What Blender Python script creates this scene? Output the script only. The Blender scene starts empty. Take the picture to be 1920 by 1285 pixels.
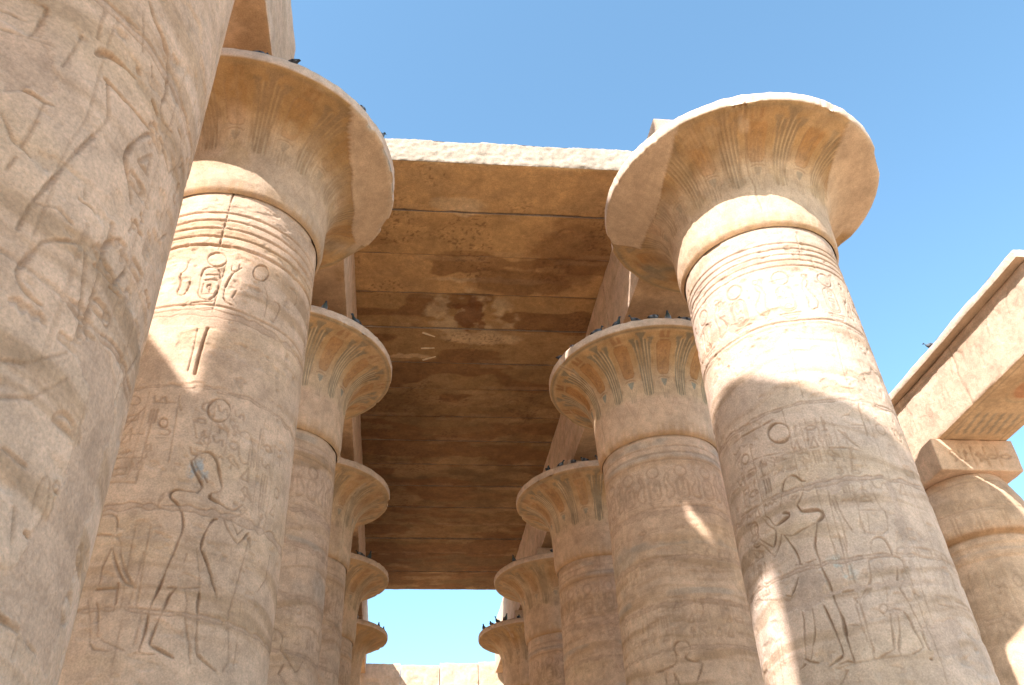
import bpy, math, random
import numpy as np
from mathutils import Matrix, Vector
scene = bpy.context.scene
R = math.radians

# ------------------------------------------------------------------ camera, sky, sun, exposure
F_PX, YAW, PITCH, ROLL, CAMX = 1585.14, 0.1531, 0.6442, -0.0520, -1.1925
cd = bpy.data.cameras.new('camera'); cam = bpy.data.objects.new('camera', cd)
scene.collection.objects.link(cam); scene.camera = cam
cd.sensor_width = 36.0; cd.sensor_fit = 'HORIZONTAL'; cd.lens = F_PX / 1920 * 36
cd.clip_start = 0.05; cd.clip_end = 6000
cy_, sy_ = math.cos(YAW), math.sin(YAW); cp_, sp_ = math.cos(PITCH), math.sin(PITCH)
fw = Vector((sy_*cp_, cy_*cp_, sp_)); rt = Vector((cy_, -sy_, 0)); up = rt.cross(fw)
r2 = math.cos(ROLL)*rt + math.sin(ROLL)*up; u2 = -math.sin(ROLL)*rt + math.cos(ROLL)*up
cam.matrix_world = Matrix(((r2.x, u2.x, -fw.x, CAMX), (r2.y, u2.y, -fw.y, 0.0), (r2.z, u2.z, -fw.z, 1.6), (0, 0, 0, 1)))

SUN_EL, SUN_AZ = R(42), R(40)          # azimuth: from -Y towards -X
world = bpy.data.worlds.new('World'); scene.world = world; world.use_nodes = True
wn = world.node_tree.nodes; wl = world.node_tree.links
sky = wn.new('ShaderNodeTexSky'); sky.sky_type = 'NISHITA'; sky.sun_disc = False
sky.sun_elevation = SUN_EL; sky.sun_rotation = R(180) + SUN_AZ
sky.air_density = 1.0; sky.dust_density = 1.0; sky.ozone_density = 1.2; sky.altitude = 80
tint = wn.new('ShaderNodeMix'); tint.data_type = 'RGBA'; tint.blend_type = 'MULTIPLY'; tint.inputs[0].default_value = 1.0
tint.inputs[7].default_value = (1.04, 1.30, 1.24, 1); wl.new(sky.outputs[0], tint.inputs[6])
wl.new(tint.outputs[2], wn['Background'].inputs[0]); wn['Background'].inputs[1].default_value = 0.132
ld = bpy.data.lights.new('sun', 'SUN'); sun = bpy.data.objects.new('sun', ld); scene.collection.objects.link(sun)
ld.energy = 5.0; ld.angle = R(0.5); ld.color = (1.0, 0.965, 0.92)
sdir = Vector((-math.sin(SUN_AZ)*math.cos(SUN_EL), -math.cos(SUN_AZ)*math.cos(SUN_EL), math.sin(SUN_EL)))
sun.rotation_euler = sdir.to_track_quat('Z', 'Y').to_euler()
scene.view_settings.view_transform = 'Standard'; scene.view_settings.look = 'None'
scene.view_settings.exposure = 1.3; scene.view_settings.gamma = 1
try:
    scene.cycles.max_bounces = 8; scene.cycles.diffuse_bounces = 6
except Exception: pass

# ------------------------------------------------------------------ numpy noise
def _h(i, j, k, s):
    n = (i.astype(np.int64)*374761393 + j.astype(np.int64)*668265263 + k.astype(np.int64)*2147483647 + s*974711) & 0xffffffff
    n = ((n ^ (n >> 13)) * 1274126177) & 0xffffffff
    n = ((n ^ (n >> 15)) * 2246822519) & 0xffffffff
    return ((n ^ (n >> 16)) & 0xffff) / 65535.0
def vn(x, y, z, s=0):
    x, y, z = np.broadcast_arrays(np.asarray(x, float), np.asarray(y, float), np.asarray(z, float))
    i, j, k = np.floor(x), np.floor(y), np.floor(z); a, b, c = x-i, y-j, z-k
    a = a*a*(3-2*a); b = b*b*(3-2*b); c = c*c*(3-2*c)
    i = i.astype(np.int64); j = j.astype(np.int64); k = k.astype(np.int64)
    def m(p, q, t): return p + (q-p)*t
    v = m(m(m(_h(i,j,k,s), _h(i+1,j,k,s), a), m(_h(i,j+1,k,s), _h(i+1,j+1,k,s), a), b),
          m(m(_h(i,j,k+1,s), _h(i+1,j,k+1,s), a), m(_h(i,j+1,k+1,s), _h(i+1,j+1,k+1,s), a), b), c)
    return v
def fbm(x, y, z, s=0, o=3):
    t, amp, tot = 0, 1., 0
    for q in range(o):
        f = 2.03**q
        t = t + amp*vn(x*f, y*f, z*f, s+q*17); tot += amp; amp *= .5
    return t/tot
def sst(a, b, x): t = np.clip((x-a)/(b-a), 0, 1); return t*t*(3-2*t)
def mixc(c, col, m): return c + (np.array(col)-c)*np.asarray(m)[..., None]

# ------------------------------------------------------------------ materials
def stone_mat(name, bump=.35, fine=60, tint=1.0, pits=.25, grain=.16, rough=.92):
    m = bpy.data.materials.new(name); m.use_nodes = True; nt = m.node_tree; N = nt.nodes; L = nt.links
    b = N['Principled BSDF']; b.inputs['Roughness'].default_value = rough
    try: b.inputs['Specular IOR Level'].default_value = .15
    except Exception: pass
    at = N.new('ShaderNodeAttribute'); at.attribute_name = 'Col'
    tc = N.new('ShaderNodeNewGeometry')
    def noise(sc, det, rg=.6):
        n = N.new('ShaderNodeTexNoise'); n.inputs['Scale'].default_value = sc; n.inputs['Detail'].default_value = det
        n.inputs['Roughness'].default_value = rg; L.new(tc.outputs['Position'], n.inputs['Vector']); return n
    n4 = noise(240, 3, .6)
    n1 = noise(3.1, 8, .65); n2 = noise(fine, 5, .7); n3 = noise(11, 6, .6)
    def mr(src, a, bb, lo=.3, hi=.7):
        r = N.new('ShaderNodeMapRange'); r.inputs[1].default_value = lo; r.inputs[2].default_value = hi
        r.inputs[3].default_value = a; r.inputs[4].default_value = bb; L.new(src, r.inputs[0]); return r.outputs[0]
    def mul(p, q):
        k = N.new('ShaderNodeMath'); k.operation = 'MULTIPLY'; L.new(p, k.inputs[0]); L.new(q, k.inputs[1]); return k.outputs[0]
    f = mul(mul(mr(n1.outputs['Fac'], 1-grain, 1+grain), mr(n2.outputs['Fac'], 1-grain, 1+grain)), mr(n3.outputs['Fac'], 1-grain*.6, 1+grain*.6))
    sc = N.new('ShaderNodeVectorMath'); sc.operation = 'SCALE'; L.new(at.outputs['Color'], sc.inputs[0]); L.new(f, sc.inputs['Scale'])
    L.new(sc.outputs[0], b.inputs['Base Color'])
    vo = N.new('ShaderNodeTexVoronoi'); vo.inputs['Scale'].default_value = 34; L.new(tc.outputs['Position'], vo.inputs['Vector'])
    pv = mr(vo.outputs['Distance'], -1.0*pits, 0, 0.0, .22)
    a4 = N.new('ShaderNodeMath'); a4.operation = 'MULTIPLY_ADD'; L.new(n4.outputs['Fac'], a4.inputs[0]); a4.inputs[1].default_value = .35; L.new(pv, a4.inputs[2])
    ad = N.new('ShaderNodeMath'); ad.operation = 'ADD'; L.new(n2.outputs['Fac'], ad.inputs[0]); L.new(a4.outputs[0], ad.inputs[1])
    m3 = N.new('ShaderNodeMath'); m3.operation = 'MULTIPLY_ADD'; L.new(n3.outputs['Fac'], m3.inputs[0]); m3.inputs[1].default_value = 2.2; L.new(ad.outputs[0], m3.inputs[2])
    bp = N.new('ShaderNodeBump'); bp.inputs['Strength'].default_value = bump; bp.inputs['Distance'].default_value = .012
    L.new(m3.outputs[0], bp.inputs['Height']); L.new(bp.outputs[0], b.inputs['Normal'])
    return m
def flat_mat(name, col, rough=.6, nscale=0):
    m = bpy.data.materials.new(name); m.use_nodes = True; N = m.node_tree.nodes; b = N['Principled BSDF']
    b.inputs['Roughness'].default_value = rough
    n = N.new('ShaderNodeTexNoise'); n.inputs['Scale'].default_value = nscale or 60; n.inputs['Detail'].default_value = 4
    r = N.new('ShaderNodeValToRGB'); r.color_ramp.elements[0].position = .3; r.color_ramp.elements[1].position = .7
    r.color_ramp.elements[0].color = tuple(c*.75 for c in col)+(1,); r.color_ramp.elements[1].color = tuple(min(1, c*1.2) for c in col)+(1,)
    g = N.new('ShaderNodeNewGeometry'); m.node_tree.links.new(g.outputs['Position'], n.inputs['Vector'])
    m.node_tree.links.new(n.outputs['Fac'], r.inputs[0]); m.node_tree.links.new(r.outputs[0], b.inputs['Base Color'])
    return m
M_STONE = stone_mat('sandstone_carved', .62, grain=.2)
M_BELL = stone_mat('sandstone_painted_capital', .5, grain=.17)
M_ROUGH = stone_mat('sandstone_rough_dressed', .8, 45, pits=.7, grain=.12)
M_CEIL = stone_mat('sandstone_stained_soffit', .45, 50, pits=.4, grain=.22)
M_BIRD = stone_mat('pigeon_feathers', .1, 80, pits=0, grain=.2, rough=.7)
M_LEG = flat_mat('pigeon_leg_skin', (.35, .10, .08))

# ------------------------------------------------------------------ mesh helpers
def quads_mesh(name, V, Fq, col, mat, smooth=True):
    me = bpy.data.meshes.new(name); V = np.ascontiguousarray(V, np.float32).reshape(-1, 3); Fq = np.ascontiguousarray(Fq, np.int32).reshape(-1, 4)
    me.vertices.add(len(V)); me.vertices.foreach_set('co', V.ravel())
    me.loops.add(Fq.size); me.loops.foreach_set('vertex_index', Fq.ravel())
    me.polygons.add(len(Fq)); me.polygons.foreach_set('loop_start', np.arange(0, Fq.size, 4, dtype=np.int32))
    try: me.polygons.foreach_set('loop_total', np.full(len(Fq), 4, np.int32))
    except Exception: pass
    me.update(calc_edges=True)
    me.polygons.foreach_set('use_smooth', np.full(len(Fq), smooth, bool))
    ca = me.color_attributes.new('Col', 'FLOAT_COLOR', 'POINT')
    c4 = np.ones((len(V), 4), np.float32); c4[:, :3] = np.clip(np.asarray(col).reshape(-1, 3), 0, 1); ca.data.foreach_set('color', c4.ravel())
    me.materials.append(mat); me.validate(); me.update()
    return me
def gridf(n, m, off=0, wrap=False, flip=False):
    i = np.arange(n-1)[:, None]; j = np.arange(m if wrap else m-1)[None, :]; j2 = (j+1) % m
    q = np.stack([i*m+j+0*j2, i*m+j2, (i+1)*m+j2, (i+1)*m+j+0*j2], -1).reshape(-1, 4)+off
    return q[:, ::-1] if flip else q
def link(o, parent=None):
    scene.collection.objects.link(o)
    if parent: o.parent = parent
    return o
def mesh_obj(name, me, parent=None, loc=(0, 0, 0)):
    o = bpy.data.objects.new(name, me); o.location = loc; return link(o, parent)
def tag(o, label=None, cat=None, group=None, kind=None):
    if label: o['label'] = label
    if cat: o['category'] = cat
    if group: o['group'] = group
    if kind: o['kind'] = kind
    return o
def empty(name, loc): 
    o = bpy.data.objects.new(name, None); o.location = loc; o.empty_display_size = .3; return link(o)

# ------------------------------------------------------------------ carving canvas (surface coordinates, metres)
class Canvas:
    def __init__(s, w, h, res=.01, wrap=False, x0=0., y0=0.):
        s.res = res; s.nx = int(round(w/res)); s.ny = int(round(h/res)); s.w = w; s.wrap = wrap; s.x0 = x0; s.y0 = y0
        s.H = np.zeros((s.ny, s.nx), np.float32); s.D = np.zeros((s.ny, s.nx), np.float32); s.P = np.zeros((s.ny, s.nx), np.float32)
    def line(s, pts, w, d, dirt=.5, taper=False):
        w0, d0 = w, d; nseg = len(pts)-1
        for q_, ((x1, y1), (x2, y2)) in enumerate(zip(pts[:-1], pts[1:])):
            if taper: f_ = min(1, .45+.9*math.sin(math.pi*(q_+.5)/nseg))*(.8+.35*math.sin(x1*23+y1*17)); w = max(w0*f_, s.res*1.15); d = d0*f_
            x1 -= s.x0; x2 -= s.x0; y1 -= s.y0; y2 -= s.y0
            m = w+s.res
            i0 = int((min(x1, x2)-m)/s.res); i1 = int((max(x1, x2)+m)/s.res)+2; j0 = max(0, int((min(y1, y2)-m)/s.res)); j1 = min(s.ny, int((max(y1, y2)+m)/s.res)+2)
            if j1 <= j0 or i1-i0 > s.nx: continue
            if not s.wrap:
                i0 = max(0, i0); i1 = min(s.nx, i1)
                if i1 <= i0: continue
            I = np.arange(i0, i1); X = (I+.5)*s.res; Y = (np.arange(j0, j1)+.5)*s.res
            X, Y = np.meshgrid(X, Y); dx, dy = x2-x1, y2-y1; L2 = dx*dx+dy*dy+1e-12
            t = np.clip(((X-x1)*dx+(Y-y1)*dy)/L2, 0, 1); dd = np.hypot(X-x1-t*dx, Y-y1-t*dy)/w
            g = np.clip(1.9*(1-dd), 0, 1)*d
            ii = I % s.nx
            s.H[j0:j1, ii] = np.minimum(s.H[j0:j1, ii], -g); s.D[j0:j1, ii] = np.maximum(s.D[j0:j1, ii], np.clip(1.9*(1.05-dd), 0, 1)*dirt)
    def poly(s, pts, soft=.02, seed=0, level=-.004):
        P = np.array(pts)-[s.x0, s.y0]
        i0 = int((P[:, 0].min()-.1)/s.res); i1 = int((P[:, 0].max()+.1)/s.res); j0 = max(0, int((P[:, 1].min()-.1)/s.res)); j1 = min(s.ny, int((P[:, 1].max()+.1)/s.res))
        if not s.wrap: i0 = max(0, i0); i1 = min(s.nx, i1)
        if j1 <= j0 or i1 <= i0: return
        I = np.arange(i0, i1); X, Y = np.meshgrid((I+.5)*s.res, (np.arange(j0, j1)+.5)*s.res)
        X = X+(fbm(X*14, Y*14, 0, seed)-.5)*.12*min(1, soft*40); Y = Y+(fbm(X*14, Y*14, 9, seed+5)-.5)*.12*min(1, soft*40)
        ins = np.zeros(X.shape, bool)
        for k in range(len(P)):
            (xa, ya), (xb, yb) = P[k], P[(k+1) % len(P)]
            if ya == yb: continue
            c = ((ya > Y) != (yb > Y)) & (X < (xb-xa)*(Y-ya)/(yb-ya)+xa); ins ^= c
        ii = I % s.nx
        m = ins.astype(np.float32); sub = s.H[j0:j1, ii]; s.H[j0:j1, ii] = sub*(1-m)+level*m
        s.P[j0:j1, ii] = np.maximum(s.P[j0:j1, ii], m); s.D[j0:j1, ii] *= (1-m)
    def sample(s, A, X, Y):
        fx = (X-s.x0)/s.res-.5; fy = np.clip((Y-s.y0)/s.res-.5, 0, s.ny-1.001)
        if not s.wrap: fx = np.clip(fx, 0, s.nx-1.001)
        i = np.floor(fx).astype(int); j = np.floor(fy).astype(int); a = fx-i; b = fy-j; i1 = (i+1) % s.nx; i = i % s.nx
        return (A[j, i]*(1-a)+A[j, i1]*a)*(1-b)+(A[j+1, i]*(1-a)+A[j+1, i1]*a)*b
def circ(cx, cy, r, ry=None, n=14, a0=0, a1=2*math.pi): return [(cx+r*math.cos(t), cy+(ry or r)*math.sin(t)) for t in np.linspace(a0, a1, n)]
def rrect(cx, cy, w, h, r=None):
    r = r or min(w, h)*.45; x, y = w/2-r, h/2-r; p = []
    for sx, sy, a in ((1, 1, 0), (-1, 1, 90), (-1, -1, 180), (1, -1, 270)):
        p += circ(cx+sx*x, cy+sy*y, r, n=5, a0=R(a), a1=R(a+90))
    return p+[p[0]]
def glyph(cv, cx, cy, s, rnd, w=.013, d=.007):
    k = rnd.randrange(12); L = lambda p: cv.line([(cx+x*s, cy+y*s) for x, y in p], w, d)
    if k == 0: L(circ(0, 0, .32))
    elif k == 1: L([(-.4, -.2), (.4, -.2), (.4, .2), (-.4, .2), (-.4, -.2)])
    elif k == 2: L([(-.45, 0), (-.3, .12), (-.15, -.05), (0, .12), (.15, -.05), (.3, .12), (.45, 0)])
    elif k == 3: L([(0, -.45), (0, .3), (.12, .45), (.16, .2), (.02, .05)]); L([(-.15, -.45), (.15, -.45)])
    elif k == 4: L([(-.3, .1), (-.15, .35), (.05, .3), (.1, .1), (.35, -.1), (.45, -.3), (.1, -.15), (-.1, -.1), (-.2, .05)]); L([(0, -.15), (0, -.45), (-.12, -.45)])
    elif k == 5: L(circ(0, -.1, .35, .3, 8, 0, math.pi)+[(.35, -.1)])
    elif k == 6: L([(-.4, 0), (-.15, .16), (.15, .16), (.4, 0), (.15, -.16), (-.15, -.16), (-.4, 0)])
    elif k == 7: L([(-.4, .3), (-.3, -.1), (0, -.15), (.1, .1), (.3, .15), (.4, -.3)])
    elif k == 8: L(circ(0, .25, .14, .2, 10)); L([(0, .05), (0, -.45)]); L([(-.2, 0), (.2, 0)])
    elif k == 9: L([(-.4, .1), (.4, .1)]); L([(-.4, -.1), (.4, -.1)])
    elif k == 10: L([(0, -.45), (0, .45)]); L([(-.2, -.45), (-.2, .45)]); L([(.2, -.45), (.2, .45)])
    else: L([(-.35, -.4), (.1, .4), (.2, -.4), (-.35, -.4)])
def glyph_block(cv, x0, x1, z0, z1, size, seed, fill=.85, w=.013, d=.007, cols=True):
    rnd = random.Random(seed); nx = max(1, int(abs(x1-x0)/size)); nz = max(1, int((z1-z0)/size)); sx = (x1-x0)/nx; sz = (z1-z0)/nz
    for i in range(nx):
        if cols and i: cv.line([(x0+i*sx, z0), (x0+i*sx, z1)], w*.8, d*.7, .3)
        for j in range(nz):
            if rnd.random() < fill: glyph(cv, x0+(i+.5)*sx+rnd.uniform(-.1, .1)*sx, z0+(j+.5)*sz, min(abs(sx), sz)*rnd.uniform(.75, 1.0), rnd, w, d)
def cartouche(cv, cx, z1, h, rnd, w=.018, d=.012):
    r = h*.14; cv.line(circ(cx, z1-r, r, n=18), w, d)
    ch = h*.52; cw = h*.27; cz = z1-2.25*r-ch/2
    cv.line(rrect(cx, cz, cw, ch), w*.9, d*.9); cv.line(rrect(cx, cz, cw*.78, ch*.86), .012, .005)
    for k in range(3): glyph(cv, cx, cz+(k-1)*ch*.27, cw*.55, rnd, .012, .006)
    cv.line([(cx-cw*.6, cz-ch/2-.03), (cx+cw*.6, cz-ch/2-.03)], .013, .008)
    cv.line([(cx-cw*.5, cz-ch/2-.06), (cx+cw*.5, cz-ch/2-.06), (cx+cw*.3, cz-ch/2-.11), (cx-cw*.3, cz-ch/2-.11), (cx-cw*.5, cz-ch/2-.06)], .012, .006)
def serpent(cv, cx, z1, h, sgn, w=.016, d=.011):
    p = [(0, 0), (.05, -.06), (.04, -.14), (-.02, -.24), (.02, -.36), (.12, -.5), (.15, -.64), (.09, -.78), (-.05, -.84), (-.1, -.76), (-.06, -.62), (-.09, -.45), (-.12, -.3), (-.07, -.12), (0, 0)]
    cv.line([(cx+sgn*x*h, z1-.06*h+z*h) for x, z in p], w, d); cv.line(circ(cx+sgn*.02*h, z1-.0*h, .06*h, n=10), .013, .008)
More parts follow.
